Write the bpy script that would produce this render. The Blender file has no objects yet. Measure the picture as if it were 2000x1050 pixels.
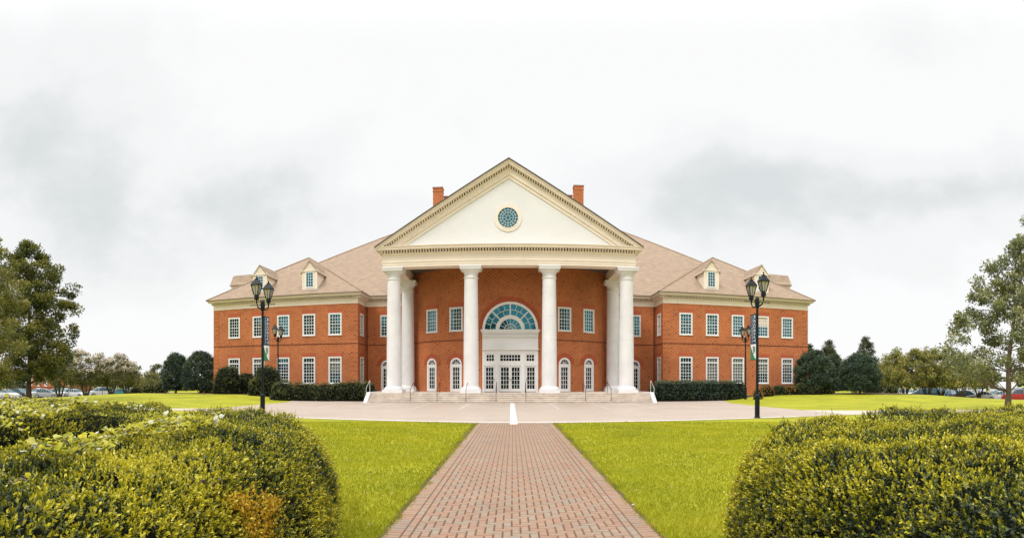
import bpy, math, random
import numpy as np
from mathutils import Vector, noise as mnoise
from mathutils.geometry import delaunay_2d_cdt
R_ = math.radians
random.seed(7); rng = np.random.default_rng(11)
SC = bpy.context.scene
COL = SC.collection

# ------------------------------------------------------------------ camera
F = 1130.0                       # focal length of the panorama in photo pixels
HZ = 744.0                       # horizon row of the photo
cam = bpy.data.cameras.new('camera'); camo = bpy.data.objects.new('camera', cam); COL.objects.link(camo)
cam.type = 'PANO'; cam.panorama_type = 'CENTRAL_CYLINDRICAL'
cam.central_cylindrical_range_u_min = -1000 / F
cam.central_cylindrical_range_u_max = 1000 / F
cam.central_cylindrical_range_v_min = (HZ - 1050) / F
cam.central_cylindrical_range_v_max = HZ / F
cam.central_cylindrical_radius = 1.0
cam.clip_start = 0.05; cam.clip_end = 6000
camo.location = (0, 0, 1.7); camo.rotation_euler = (R_(90), 0, 0)
SC.camera = camo

# ------------------------------------------------------------------ sky, sun, exposure
SUN_EL, SUN_AZ = R_(52), R_(215)          # azimuth clockwise from +Y (north): behind, slightly left
world = bpy.data.worlds.new('World'); SC.world = world; world.use_nodes = True
wn = world.node_tree; wn.nodes.clear()
def N(t, typ, **kw):
    n = t.nodes.new(typ)
    for k, v in kw.items(): setattr(n, k, v)
    return n
def math_node(t, op, a, b=None, clamp=False):
    n = N(t, 'ShaderNodeMath', operation=op, use_clamp=clamp)
    for i, v in enumerate((a, b)):
        if v is None: continue
        if isinstance(v, (int, float)): n.inputs[i].default_value = v
        else: t.links.new(v, n.inputs[i])
    return n.outputs[0]
out = N(wn, 'ShaderNodeOutputWorld')
sky = N(wn, 'ShaderNodeTexSky'); sky.sky_type = 'NISHITA'; sky.sun_disc = False
sky.sun_elevation = SUN_EL; sky.sun_rotation = SUN_AZ; sky.air_density = 1.0; sky.dust_density = 2.0
bgs = N(wn, 'ShaderNodeBackground'); bgs.inputs[1].default_value = 0.09
wn.links.new(sky.outputs[0], bgs.inputs[0])
tc = N(wn, 'ShaderNodeTexCoord'); sep = N(wn, 'ShaderNodeSeparateXYZ'); wn.links.new(tc.outputs['Generated'], sep.inputs[0])
mp = N(wn, 'ShaderNodeMapping'); mp.inputs['Scale'].default_value = (1.0, 1.0, 1.45); wn.links.new(tc.outputs['Generated'], mp.inputs[0])
n1 = N(wn, 'ShaderNodeTexNoise'); n1.inputs['Scale'].default_value = 2.1; n1.inputs['Detail'].default_value = 7; n1.inputs['Roughness'].default_value = .52; n1.inputs['Distortion'].default_value = .35
wn.links.new(mp.outputs[0], n1.inputs[0])
n2 = N(wn, 'ShaderNodeTexNoise'); n2.inputs['Scale'].default_value = 5.2; n2.inputs['Detail'].default_value = 6; n2.inputs['Roughness'].default_value = .55
wn.links.new(mp.outputs[0], n2.inputs[0])
def blob(px, py, sx, sy, amp):            # a bank of grey cloud, centred on a direction
    th = (px - 1000) / F; el = math.atan((HZ - py) / F)
    az = N(wn, 'ShaderNodeMath', operation='ARCTAN2'); wn.links.new(sep.outputs[0], az.inputs[0]); wn.links.new(sep.outputs[1], az.inputs[1])
    dx = math_node(wn, 'DIVIDE', math_node(wn, 'SUBTRACT', az.outputs[0], th), sx)
    dz = math_node(wn, 'DIVIDE', math_node(wn, 'SUBTRACT', sep.outputs[2], math.sin(el)), sy)
    d = math_node(wn, 'ADD', math_node(wn, 'MULTIPLY', dx, dx), math_node(wn, 'MULTIPLY', dz, dz))
    e = math_node(wn, 'POWER', 2.718, math_node(wn, 'MULTIPLY', d, -1.0))
    return math_node(wn, 'MULTIPLY', e, amp)
cl = None
for b in ((1760, 372, .42, .066, .92), (1340, 330, .22, .10, .36), (260, 450, .30, .12, .48), (20, 200, .34, .18, .36),
          (420, 380, .22, .10, .22), (1560, 470, .3, .05, .15), (980, 60, .4, .18, -.35), (1450, 170, .3, .10, -.30), (560, 650, .5, .07, -.25)):
    v = blob(*b); cl = v if cl is None else math_node(wn, 'ADD', cl, v)
f1 = math_node(wn, 'MULTIPLY', math_node(wn, 'SUBTRACT', n1.outputs[0], .47), 1.7)
f2 = math_node(wn, 'MULTIPLY', math_node(wn, 'SUBTRACT', n2.outputs[0], .5), 1.25)
gray = math_node(wn, 'ADD', math_node(wn, 'ADD', cl, f1), f2)
gray = math_node(wn, 'ADD', gray, .0)
rmp = N(wn, 'ShaderNodeValToRGB'); wn.links.new(gray, rmp.inputs[0])
rmp.color_ramp.interpolation = 'EASE'
rmp.color_ramp.elements[0].position = 0.0; rmp.color_ramp.elements[0].color = (1.0, 1.0, 1.0, 1)
rmp.color_ramp.elements[1].position = .95; rmp.color_ramp.elements[1].color = (.735, .770, .775, 1)
e_ = rmp.color_ramp.elements.new(.35); e_.color = (.945, .95, .95, 1)
# an overcast sky is brighter overhead than along the horizon
mr = N(wn, 'ShaderNodeMapRange', interpolation_type='SMOOTHSTEP'); wn.links.new(sep.outputs[2], mr.inputs[0])
mr.inputs[1].default_value = .50; mr.inputs[2].default_value = .92; mr.inputs[3].default_value = .93; mr.inputs[4].default_value = 2.8
bgc = N(wn, 'ShaderNodeBackground'); wn.links.new(rmp.outputs[0], bgc.inputs[0]); wn.links.new(mr.outputs[0], bgc.inputs[1])
mix = N(wn, 'ShaderNodeMixShader'); mix.inputs[0].default_value = .95
wn.links.new(bgs.outputs[0], mix.inputs[1]); wn.links.new(bgc.outputs[0], mix.inputs[2]); wn.links.new(mix.outputs[0], out.inputs[0])
sl = bpy.data.lights.new('sun', 'SUN'); sl.energy = 1.5; sl.angle = R_(14); sl.color = (1, .96, .90)
so = bpy.data.objects.new('sun', sl); COL.objects.link(so)
sd = Vector((math.sin(SUN_AZ) * math.cos(SUN_EL), math.cos(SUN_AZ) * math.cos(SUN_EL), math.sin(SUN_EL)))
so.rotation_euler = sd.to_track_quat('Z', 'Y').to_euler(); so.location = (-20, -20, 60)
SC.view_settings.view_transform = 'Standard'; SC.view_settings.look = 'None'
SC.view_settings.exposure = 0.12; SC.view_settings.gamma = 1.0; SC.view_settings.use_curve_mapping = False
SC.cycles.max_bounces = 6; SC.cycles.diffuse_bounces = 3; SC.cycles.glossy_bounces = 3; SC.cycles.transparent_max_bounces = 6

# ------------------------------------------------------------------ helpers
def sstep(a, b, x):
    t = np.clip((x - a) / (b - a), 0, 1); return t * t * (3 - 2 * t)
def terrain(x, y):
    x = np.asarray(x, float); y = np.asarray(y, float)
    ax = np.abs(x); r = np.hypot(x, y)
    z = .42 * sstep(35, 50, y) * sstep(17.5, 25, ax) * (1 - sstep(60, 80, r)) * (1 - sstep(37, 47, ax))
    lo = np.where(x < 0, 50., 44.); hi = np.where(x < 0, 72., 64.)
    z = z - np.where(x < 0, 1.05, 1.2) * sstep(0, 1, (r - lo) / (hi - lo)) * sstep(40, 52, ax)
    z = z + .02 * np.sin(x * .21 + 1) * np.sin(y * .17) * sstep(6, 20, ax)
    return z
def tz(x, y): return float(terrain(x, y))
def at(px, r): th = (px - 1000) / F; return (r * math.sin(th), r * math.cos(th))   # a bearing and a distance

class MB:
    def __init__(s): s.v = []; s.f = []; s.m = []; s.uv = []; s.var = []
    def face(s, pts, m=0, uv=None, var=0.5):
        i = len(s.v); s.v += [tuple(p) for p in pts]; s.f.append(tuple(range(i, i + len(pts)))); s.m.append(m); s.uv.append(uv); s.var.append(var)
    def hexa(s, p, m=0, var=.5):           # p: 8 points, bottom ring 0-3 counter-clockwise, top ring 4-7
        for q in ((3, 2, 1, 0), (4, 5, 6, 7), (0, 1, 5, 4), (1, 2, 6, 5), (2, 3, 7, 6), (3, 0, 4, 7)): s.face([p[k] for k in q], m, None, var)
    def box(s, x0, x1, y0, y1, z0, z1, m=0, var=.5):
        s.hexa([(x0, y0, z0), (x1, y0, z0), (x1, y1, z0), (x0, y1, z0), (x0, y0, z1), (x1, y0, z1), (x1, y1, z1), (x0, y1, z1)], m, var)
    def tube(s, pts, rads, n=8, m=0, caps=True):
        rings = []
        pts = [Vector(p) for p in pts]
        for i, p in enumerate(pts):
            d = (pts[min(i + 1, len(pts) - 1)] - pts[max(i - 1, 0)]).normalized()
            a = d.orthogonal().normalized() if abs(d.z) < .99 else Vector((1, 0, 0))
            b = d.cross(a).normalized(); a = b.cross(d).normalized()
            rings.append([p + (a * math.cos(2 * math.pi * k / n) + b * math.sin(2 * math.pi * k / n)) * rads[i] for k in range(n)])
        for i in range(len(rings) - 1):
            for k in range(n): s.face([rings[i][k], rings[i][(k + 1) % n], rings[i + 1][(k + 1) % n], rings[i + 1][k]], m)
        if caps: s.face(rings[0][::-1], m); s.face(rings[-1], m)
    def lathe(s, cx, cy, prof, n=32, m=0, rot=0):
        for i in range(len(prof) - 1):
            (r0, z0), (r1, z1) = prof[i], prof[i + 1]
            for k in range(n):
                a0 = 2 * math.pi * k / n + rot; a1 = 2 * math.pi * (k + 1) / n + rot
                P = lambda r, a, z: (cx + r * math.cos(a), cy + r * math.sin(a), z)
                q = [P(r0, a0, z0), P(r0, a1, z0), P(r1, a1, z1), P(r1, a0, z1)]
                if r0 < 1e-6: q = [q[0], q[2], q[3]]
                elif r1 < 1e-6: q = q[:3]
                s.face(q, m)
    def build(s, name, mats, parent=None, smooth=False, weld=False):
        me = bpy.data.meshes.new(name)
        off = Vector((0, 0, 0)); p = parent
        while p is not None: off += p.location; p = p.parent
        me.from_pydata([(a - off.x, b - off.y, c - off.z) for a, b, c in s.v], [], s.f)
        for m in (mats if isinstance(mats, (list, tuple)) else [mats]): me.materials.append(m)
        me.polygons.foreach_set('material_index', s.m)
        ul = me.uv_layers.new(name='UVMap'); data = np.zeros(len(me.loops) * 2)
        k = 0
        for f, uv in zip(s.f, s.uv):
            if uv is None:
                P = [Vector(s.v[i]) for i in f]
                n = Vector((0, 0, 0))
                for i in range(1, len(P) - 1): n += (P[i] - P[0]).cross(P[i + 1] - P[0])
                n = n.normalized() if n.length > 0 else Vector((0, 0, 1))
                t = Vector((0, 0, 1)).cross(n)
                if t.length < .02: t = Vector((1, 0, 0)); b = Vector((0, 1, 0))
                else: t.normalize(); b = n.cross(t)
                uv = [(q.dot(t), q.dot(b)) for q in P]
            for a, b in uv: data[k] = a; data[k + 1] = b; k += 2
        ul.data.foreach_set('uv', data)
        at_ = me.attributes.new('var', 'FLOAT', 'FACE'); at_.data.foreach_set('value', s.var)
        if weld:
            import bmesh
            bm = bmesh.new(); bm.from_mesh(me); bmesh.ops.remove_doubles(bm, verts=bm.verts, dist=1e-4)
            bmesh.ops.recalc_face_normals(bm, faces=bm.faces); bm.to_mesh(me); bm.free()
        if smooth: me.polygons.foreach_set('use_smooth', [True] * len(me.polygons))
        me.update()
        o = bpy.data.objects.new(name, me); COL.objects.link(o)
        if parent is not None: o.parent = parent
        return o
def smooth_by_angle(o, deg=35):
    me = o.data; me.polygons.foreach_set('use_smooth', [True] * len(me.polygons)); me.set_sharp_from_angle(angle=R_(deg))
def tag(o, label, cat, group=None):
    o['label'] = label; o['category'] = cat
    if group: o['group'] = group
    return o
def thing(name, loc, label, cat, group=None):
    o = bpy.data.objects.new(name, None); COL.objects.link(o); o.location = loc; o.empty_display_size = .2
    return tag(o, label, cat, group)
def struct(o, kind='structure'): o['kind'] = kind; return o
def kids(o): return [c for c in bpy.data.objects if c.parent == o]
KID = {}
def copy_tree(o, parent=None):
    c = o.copy(); COL.objects.link(c); c.parent = parent
    for ch in list(o.children): copy_tree(ch, c)
    return c

# ------------------------------------------------------------------ materials
def mat(name, col, rough=.6, metal=0, spec=None, bump=0, bscale=20, vary=0, vscale=3, coord='Object', ior=None, tint=None, coat=0):
    m = bpy.data.materials.new(name); m.use_nodes = True; t = m.node_tree; p = t.nodes['Principled BSDF']
    p.inputs['Base Color'].default_value = (*col, 1); p.inputs['Roughness'].default_value = rough; p.inputs['Metallic'].default_value = metal
    if ior: p.inputs['IOR'].default_value = ior
    if tint: p.inputs['Specular Tint'].default_value = (*tint, 1)
    if spec is not None: p.inputs['Specular IOR Level'].default_value = spec
    if coat: p.inputs['Coat Weight'].default_value = coat; p.inputs['Coat Roughness'].default_value = .05
    if vary or bump:
        tc = N(t, 'ShaderNodeTexCoord')
        if vary:
            nz = N(t, 'ShaderNodeTexNoise'); nz.inputs['Scale'].default_value = vscale; nz.inputs['Detail'].default_value = 6; nz.inputs['Roughness'].default_value = .6
            t.links.new(tc.outputs[coord], nz.inputs[0])
            hs = N(t, 'ShaderNodeHueSaturation'); hs.inputs['Color'].default_value = (*col, 1)
            mrn = N(t, 'ShaderNodeMapRange'); t.links.new(nz.outputs[0], mrn.inputs[0]); mrn.inputs[1].default_value = .3; mrn.inputs[2].default_value = .7; mrn.inputs[3].default_value = 1 - vary; mrn.inputs[4].default_value = 1 + vary
            t.links.new(mrn.outputs[0], hs.inputs['Value']); t.links.new(hs.outputs[0], p.inputs['Base Color'])
        if bump:
            nb = N(t, 'ShaderNodeTexNoise'); nb.inputs['Scale'].default_value = bscale; nb.inputs['Detail'].default_value = 5
            t.links.new(tc.outputs[coord], nb.inputs[0]); bp = N(t, 'ShaderNodeBump'); bp.inputs['Strength'].default_value = bump; bp.inputs['Distance'].default_value = .02
            t.links.new(nb.outputs[0], bp.inputs['Height']); t.links.new(bp.outputs[0], p.inputs['Normal'])
    return m
def brick_mat(name, c1, c2, mortar, w, h, ms, dark=None, dfac=.0, rough=.85, bump=.3, nvary=.18, off=.5, nscale=.5):
    m = bpy.data.materials.new(name); m.use_nodes = True; t = m.node_tree; p = t.nodes['Principled BSDF']; p.inputs['Roughness'].default_value = rough
    tc = N(t, 'ShaderNodeTexCoord'); br = N(t, 'ShaderNodeTexBrick'); br.offset = off
    br.inputs['Color1'].default_value = (*c1, 1); br.inputs['Color2'].default_value = (*c2, 1); br.inputs['Mortar'].default_value = (*mortar, 1)
    br.inputs['Scale'].default_value = 1; br.inputs['Mortar Size'].default_value = ms; br.inputs['Mortar Smooth'].default_value = .2
    br.inputs['Brick Width'].default_value = w; br.inputs['Row Height'].default_value = h; br.inputs['Bias'].default_value = 0
    t.links.new(tc.outputs['UV'], br.inputs[0]); col = br.outputs[0]
    if dark:       # darker burnt headers, one per stretcher, staggered course by course
        sp = N(t, 'ShaderNodeSeparateXYZ'); t.links.new(tc.outputs['UV'], sp.inputs[0])
        v = math_node(t, 'DIVIDE', sp.outputs[1], dark[4]); row = math_node(t, 'FLOOR', v); odd = math_node(t, 'MULTIPLY', math_node(t, 'MODULO', math_node(t, 'ADD', row, 1000), 2), .5)
        uu = math_node(t, 'ADD', math_node(t, 'DIVIDE', sp.outputs[0], dark[3]), math_node(t, 'ADD', odd, 1000)); fu = math_node(t, 'ABSOLUTE', math_node(t, 'SUBTRACT', math_node(t, 'FRACT', uu), .5)); fv = math_node(t, 'ABSOLUTE', math_node(t, 'SUBTRACT', math_node(t, 'FRACT', math_node(t, 'ADD', v, 1000)), .5))
        hit = math_node(t, 'MULTIPLY', math_node(t, 'LESS_THAN', fu, .17), math_node(t, 'LESS_THAN', fv, .40))
        cb = N(t, 'ShaderNodeCombineXYZ'); t.links.new(math_node(t, 'FLOOR', uu), cb.inputs[0]); t.links.new(row, cb.inputs[1])
        wn_ = N(t, 'ShaderNodeTexWhiteNoise', noise_dimensions='2D'); t.links.new(cb.outputs[0], wn_.inputs[0])
        rr = math_node(t, 'ADD', math_node(t, 'MULTIPLY', wn_.outputs[0], .45), math_node(t, 'MULTIPLY', math_node(t, 'GREATER_THAN', wn_.outputs[0], .955), .5))
        mx = N(t, 'ShaderNodeMix', data_type='RGBA'); t.links.new(math_node(t, 'MULTIPLY', hit, math_node(t, 'ADD', rr, dfac)), mx.inputs[0]); t.links.new(col, mx.inputs[6]); mx.inputs[7].default_value = (*dark[:3], 1); col = mx.outputs[2]
    nz = N(t, 'ShaderNodeTexNoise'); nz.inputs['Scale'].default_value = nscale; nz.inputs['Detail'].default_value = 8; nz.inputs['Roughness'].default_value = .65
    t.links.new(tc.outputs['UV'], nz.inputs[0])
    mrn = N(t, 'ShaderNodeMapRange'); t.links.new(nz.outputs[0], mrn.inputs[0]); mrn.inputs[1].default_value = .3; mrn.inputs[2].default_value = .7; mrn.inputs[3].default_value = 1 - nvary; mrn.inputs[4].default_value = 1 + nvary
    hs = N(t, 'ShaderNodeHueSaturation'); t.links.new(col, hs.inputs['Color']); t.links.new(mrn.outputs[0], hs.inputs['Value']); t.links.new(hs.outputs[0], p.inputs['Base Color'])
    if bump:
        bp = N(t, 'ShaderNodeBump'); bp.inputs['Strength'].default_value = bump; bp.inputs['Distance'].default_value = .01; bp.invert = True
        t.links.new(br.outputs[1], bp.inputs['Height']); t.links.new(bp.outputs[0], p.inputs['Normal'])
    return m
def leaf_mat(name, stops, rough=.45, trans=.3, spec=.5):
    m = bpy.data.materials.new(name); m.use_nodes = True; t = m.node_tree; p = t.nodes['Principled BSDF']
    p.inputs['Roughness'].default_value = rough; p.inputs['Specular IOR Level'].default_value = spec
    a = N(t, 'ShaderNodeAttribute'); a.attribute_name = 'var'; r = N(t, 'ShaderNodeValToRGB')
    while len(r.color_ramp.elements) < len(stops): r.color_ramp.elements.new(.5)
    for e, (x, c) in zip(r.color_ramp.elements, stops): e.position = x; e.color = (*c, 1)
    t.links.new(a.outputs['Fac'], r.inputs[0]); t.links.new(r.outputs[0], p.inputs['Base Color'])
    if trans:
        tr = N(t, 'ShaderNodeBsdfTranslucent'); t.links.new(r.outputs[0], tr.inputs[0]); mx = N(t, 'ShaderNodeMixShader'); mx.inputs[0].default_value = trans
        t.links.new(p.outputs[0], mx.inputs[1]); t.links.new(tr.outputs[0], mx.inputs[2]); t.links.new(mx.outputs[0], t.nodes['Material Output'].inputs[0])
    return m
def var_mat(name, stops, rough=.7, spec=.5, bump=.25, bscale=60, vary=.15, vscale=1.2):
    m = leaf_mat(name, stops, rough, 0, spec); t = m.node_tree; p = t.nodes['Principled BSDF']
    tc = N(t, 'ShaderNodeTexCoord'); nb = N(t, 'ShaderNodeTexNoise'); nb.inputs['Scale'].default_value = bscale; nb.inputs['Detail'].default_value = 4; t.links.new(tc.outputs['Object'], nb.inputs[0])
    bp = N(t, 'ShaderNodeBump'); bp.inputs['Strength'].default_value = bump; bp.inputs['Distance'].default_value = .004; t.links.new(nb.outputs[0], bp.inputs['Height']); t.links.new(bp.outputs[0], p.inputs['Normal'])
    src = p.inputs['Base Color'].links[0].from_socket
    nz = N(t, 'ShaderNodeTexNoise'); nz.inputs['Scale'].default_value = vscale; nz.inputs['Detail'].default_value = 8; nz.inputs['Roughness'].default_value = .7; t.links.new(tc.outputs['Object'], nz.inputs[0])
    mrn = N(t, 'ShaderNodeMapRange'); t.links.new(nz.outputs[0], mrn.inputs[0]); mrn.inputs[1].default_value = .3; mrn.inputs[2].default_value = .7; mrn.inputs[3].default_value = 1 - vary; mrn.inputs[4].default_value = 1 + vary
    hs = N(t, 'ShaderNodeHueSaturation'); t.links.new(src, hs.inputs['Color']); t.links.new(mrn.outputs[0], hs.inputs['Value']); t.links.new(hs.outputs[0], p.inputs['Base Color'])
    return m
def ground_mat(name, stops, scale, rough=.9, bump=.5, bscale=30, fine=40, ffac=.5):
    m = bpy.data.materials.new(name); m.use_nodes = True; t = m.node_tree; p = t.nodes['Principled BSDF']; p.inputs['Roughness'].default_value = rough; p.inputs['Specular IOR Level'].default_value = .2
    tc = N(t, 'ShaderNodeTexCoord')
    a = N(t, 'ShaderNodeTexNoise'); a.inputs['Scale'].default_value = scale; a.inputs['Detail'].default_value = 9; a.inputs['Roughness'].default_value = .62; t.links.new(tc.outputs['Object'], a.inputs[0])
    b = N(t, 'ShaderNodeTexNoise'); b.inputs['Scale'].default_value = fine; b.inputs['Detail'].default_value = 3; t.links.new(tc.outputs['Object'], b.inputs[0])
    s = math_node(t, 'ADD', math_node(t, 'MULTIPLY', a.outputs[0], 1 - ffac), math_node(t, 'MULTIPLY', b.outputs[0], ffac))
    r = N(t, 'ShaderNodeValToRGB')
    while len(r.color_ramp.elements) < len(stops): r.color_ramp.elements.new(.5)
    for e, (x, c) in zip(r.color_ramp.elements, stops): e.position = x; e.color = (*c, 1)
    t.links.new(s, r.inputs[0]); t.links.new(r.outputs[0], p.inputs['Base Color'])
    nb = N(t, 'ShaderNodeTexNoise'); nb.inputs['Scale'].default_value = bscale; nb.inputs['Detail'].default_value = 4; t.links.new(tc.outputs['Object'], nb.inputs[0])
    bp = N(t, 'ShaderNodeBump'); bp.inputs['Strength'].default_value = bump; bp.inputs['Distance'].default_value = .03; t.links.new(nb.outputs[0], bp.inputs['Height']); t.links.new(bp.outputs[0], p.inputs['Normal'])
    return m

M = {}
M['brick'] = brick_mat('brick', (.515, .138, .037), (.42, .103, .031), (.54, .245, .10), .27, .088, .012, dark=(.14, .045, .026, .42, .145), dfac=.13, nvary=.20, nscale=.35)
M['brick_lintel'] = brick_mat('brick_lintel', (.47, .105, .036), (.41, .088, .032), (.46, .16, .08), .085, .40, .008, nvary=.12)
M['brick_arch'] = mat('brick_arch', (.40, .088, .034), .85, vary=.15, vscale=2, bump=.3, bscale=14)
M['brick_dark'] = mat('shaded_brick_belt', (.15, .045, .025), .85, vary=.3, vscale=9)  # brick tone darkened to carry the shadow of the dogtooth belt course
M['cream'] = mat('cream_paint', (.82, .72, .605), .55, vary=.05, vscale=.8, bump=.03)
M['white_paint'] = mat('white_paint', (.78, .77, .755), .5, vary=.03, vscale=1.2)
M['tymp'] = mat('tympanum_stucco', (.75, .745, .75), .8, vary=.04, vscale=.35, bump=.05, bscale=8)
M['stone'] = mat('column_stone', (.725, .715, .715), .7, vary=.07, vscale=.9, bump=.05, bscale=6)
M['step'] = mat('step_stone', (.60, .52, .44), .75, vary=.22, vscale=1.6, bump=.15, bscale=15)
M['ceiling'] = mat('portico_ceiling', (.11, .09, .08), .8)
M['shingle'] = brick_mat('roof_shingle', (.345, .248, .170), (.275, .198, .135), (.21, .148, .10), .42, .17, .012, nvary=.14, nscale=1.3, bump=.5)
M['roof_edge'] = mat('roof_edge', (.10, .075, .06), .6)
M['flash'] = mat('lead_flashing', (.42, .44, .45), .45, metal=.4)
M['glass'] = mat('window_glass', (.004, .014, .020), .03, ior=2.5, tint=(.15, .80, .95))
M['glass_dark'] = mat('door_glass', (.006, .010, .016), .04, ior=1.6, tint=(.6, .9, 1))
M['blind'] = mat('window_blind', (.72, .60, .53), .6)
M['curtain'] = mat('grey_blind', (.12, .135, .11), .5)
M['brass'] = mat('door_handle_metal', (.35, .28, .18), .35, metal=1)
M['rail'] = mat('dark_iron', (.025, .022, .022), .45, metal=.3)
M['rail_light'] = mat('pale_handrail', (.55, .54, .52), .4, metal=.5)
M['lamp'] = mat('black_lamp_paint', (.006, .010, .015), .5, spec=.22, vary=.2, vscale=6)
M['lamp_glass'] = mat('lantern_glass', (.40, .37, .33), .12, spec=.6)
M['navy'] = mat('banner_navy', (.003, .040, .095), .7)
M['banner_white'] = mat('banner_white', (.78, .78, .78), .7)
M['banner_green'] = mat('banner_green', (.01, .20, .075), .7)
M['bark'] = mat('bark', (.095, .070, .052), .9, vary=.35, vscale=8, bump=.8, bscale=18)
M['bark_pale'] = mat('bark_pale', (.16, .12, .09), .85, vary=.3, vscale=8, bump=.5, bscale=18)
M['core'] = mat('inner_shade', (.010, .011, .007), 1.0, spec=0)  # near-black core colour stands in for deep shade inside hedges and shrubs
M['lawn'] = ground_mat('lawn_grass', ((.30, (.13, .165, .010)), (.44, (.245, .26, .014)), (.56, (.335, .325, .018)), (.66, (.40, .355, .026)), (.76, (.42, .36, .07))), .35, bump=.8, bscale=24, fine=14, ffac=.38)
M['blade'] = leaf_mat('grass_blade', ((0, (.16, .195, .010)), (.45, (.33, .34, .016)), (.8, (.47, .435, .020)), (1, (.60, .49, .12))), .7, .35, .08)
M['mulch'] = ground_mat('mulch', ((.35, (.045, .026, .02)), (.6, (.11, .065, .05)), (.75, (.17, .11, .085))), 3, bump=1, bscale=25, fine=30)
M['asphalt'] = ground_mat('asphalt', ((.3, (.10, .10, .10)), (.7, (.16, .155, .15))), .3, bump=.2, fine=60)
M['concrete'] = ground_mat('path_concrete', ((.3, (.44, .375, .325)), (.7, (.56, .49, .43))), .6, rough=.7, bump=.12, fine=20, ffac=.3)
M['plaza'] = brick_mat('plaza_pavers', (.445, .365, .30), (.385, .315, .26), (.30, .24, .195), .2, .1, .006, rough=.5, nvary=.10, nscale=.35, bump=.2)
M['band'] = mat('plaza_white_stone', (.66, .62, .575), .6, vary=.08, vscale=1.5)
M['paver'] = var_mat('path_paver', ((0, (.285, .160, .098)), (.35, (.300, .180, .114)), (.62, (.292, .190, .126)), (.85, (.275, .198, .138)), (1, (.262, .205, .150))), .42, .5, .35, 90, .12, 1.1)
M['joint'] = mat('paver_joint', (.10, .062, .045), .95)
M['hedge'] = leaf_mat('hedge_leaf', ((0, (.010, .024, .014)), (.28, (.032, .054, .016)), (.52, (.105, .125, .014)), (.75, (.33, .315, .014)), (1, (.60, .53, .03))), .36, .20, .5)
M['vine'] = leaf_mat('vine_leaf', ((0, (.16, .21, .03)), (.35, (.38, .39, .03)), (.75, (.56, .50, .012)), (.92, (.56, .55, .26)), (1, (.66, .66, .52))), .5, .35, .3)
M['yellowleaf'] = leaf_mat('yellow_leaf', ((0, (.45, .25, .01)), (1, (.62, .42, .03))), .5, .3, .3)
M['shrub'] = leaf_mat('shrub_leaf', ((0, (.016, .030, .018)), (.45, (.060, .082, .028)), (.8, (.14, .16, .042)), (1, (.26, .25, .07))), .5, .15, .4)
M['dkshrub'] = leaf_mat('holly_leaf', ((0, (.012, .030, .024)), (.5, (.036, .068, .045)), (.85, (.10, .14, .07)), (1, (.20, .23, .09))), .45, .1, .4)
M['orange'] = leaf_mat('rusty_shrub_leaf', ((0, (.10, .065, .02)), (.5, (.26, .15, .04)), (1, (.40, .23, .06))), .6, .2, .3)
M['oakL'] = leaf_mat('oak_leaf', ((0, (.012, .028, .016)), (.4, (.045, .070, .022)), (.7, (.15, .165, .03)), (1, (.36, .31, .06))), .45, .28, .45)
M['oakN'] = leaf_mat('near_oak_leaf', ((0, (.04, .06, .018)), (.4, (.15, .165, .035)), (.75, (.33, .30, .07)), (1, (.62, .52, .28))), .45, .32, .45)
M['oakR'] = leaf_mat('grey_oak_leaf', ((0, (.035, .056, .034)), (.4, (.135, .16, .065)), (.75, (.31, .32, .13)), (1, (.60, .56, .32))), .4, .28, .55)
M['myrtleL'] = leaf_mat('crape_leaf', ((0, (.03, .048, .016)), (.5, (.14, .15, .038)), (.9, (.30, .26, .08)), (1, (.36, .3, .12))), .5, .25, .4)
M['myrtleR'] = leaf_mat('rusty_crape_leaf', ((0, (.035, .055, .018)), (.5, (.19, .205, .048)), (.85, (.38, .335, .075)), (1, (.52, .40, .10))), .5, .25, .4)
M['blossom'] = leaf_mat('crape_blossom', ((0, (.62, .52, .42)), (1, (.8, .74, .66))), .7, .3, .2)
M['conifer'] = leaf_mat('conifer_leaf', ((0, (.02, .045, .032)), (.5, (.075, .10, .05)), (.9, (.19, .19, .07)), (1, (.30, .26, .09))), .6, .15, .3)
M['woods'] = leaf_mat('woods_leaf', ((0, (.02, .032, .018)), (.5, (.055, .07, .028)), (.9, (.12, .115, .045)), (1, (.22, .15, .07))), .7, .15, .2)
M['tyre'] = mat('tyre_rubber', (.015, .015, .016), .8)
M['rim'] = mat('wheel_rim', (.55, .55, .56), .3, metal=.8)
M['car_glass'] = mat('car_glass', (.012, .03, .035), .05, ior=1.9, tint=(.5, .9, .95))
M['red_lens'] = mat('tail_lens', (.55, .02, .015), .2)
M['clear_lens'] = mat('head_lens', (.7, .7, .68), .1, coat=.5)
M['galv'] = mat('galvanised_post', (.30, .30, .29), .5, metal=.5)
M['sign'] = mat('sign_plate', (.62, .60, .57), .6)
M['rust_post'] = mat('wooden_post', (.25, .12, .06), .8)

# ------------------------------------------------------------------ ground
X0 = -.15
def grid_axis(vals): return np.array(sorted(set(vals)))
xs = grid_axis(list(np.arange(-60, 60.1, 1.5)) + [s * v for s in (-1, 1) for v in (65, 70, 76, 82, 90, 100, 115, 135, 160, 200, 300, 600, 1500, 3000)])
ys = grid_axis(list(np.arange(0, 100.1, 1.5)) + [-3000, -1500, -600, -300, -150, -80, -40, -20, -8, 110, 125, 150, 200, 300, 600, 1500, 3000])
XX, YY = np.meshgrid(xs, ys); ZZ = terrain(XX, YY)
verts = np.stack([XX.ravel(), YY.ravel(), ZZ.ravel()], 1); nx = len(xs)
faces = [(j * nx + i, j * nx + i + 1, (j + 1) * nx + i + 1, (j + 1) * nx + i) for j in range(len(ys) - 1) for i in range(nx - 1)]
me = bpy.data.meshes.new('lawn'); me.from_pydata(verts.tolist(), [], faces); me.materials.append(M['lawn']); me.polygons.foreach_set('use_smooth', [True] * len(faces))
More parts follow.
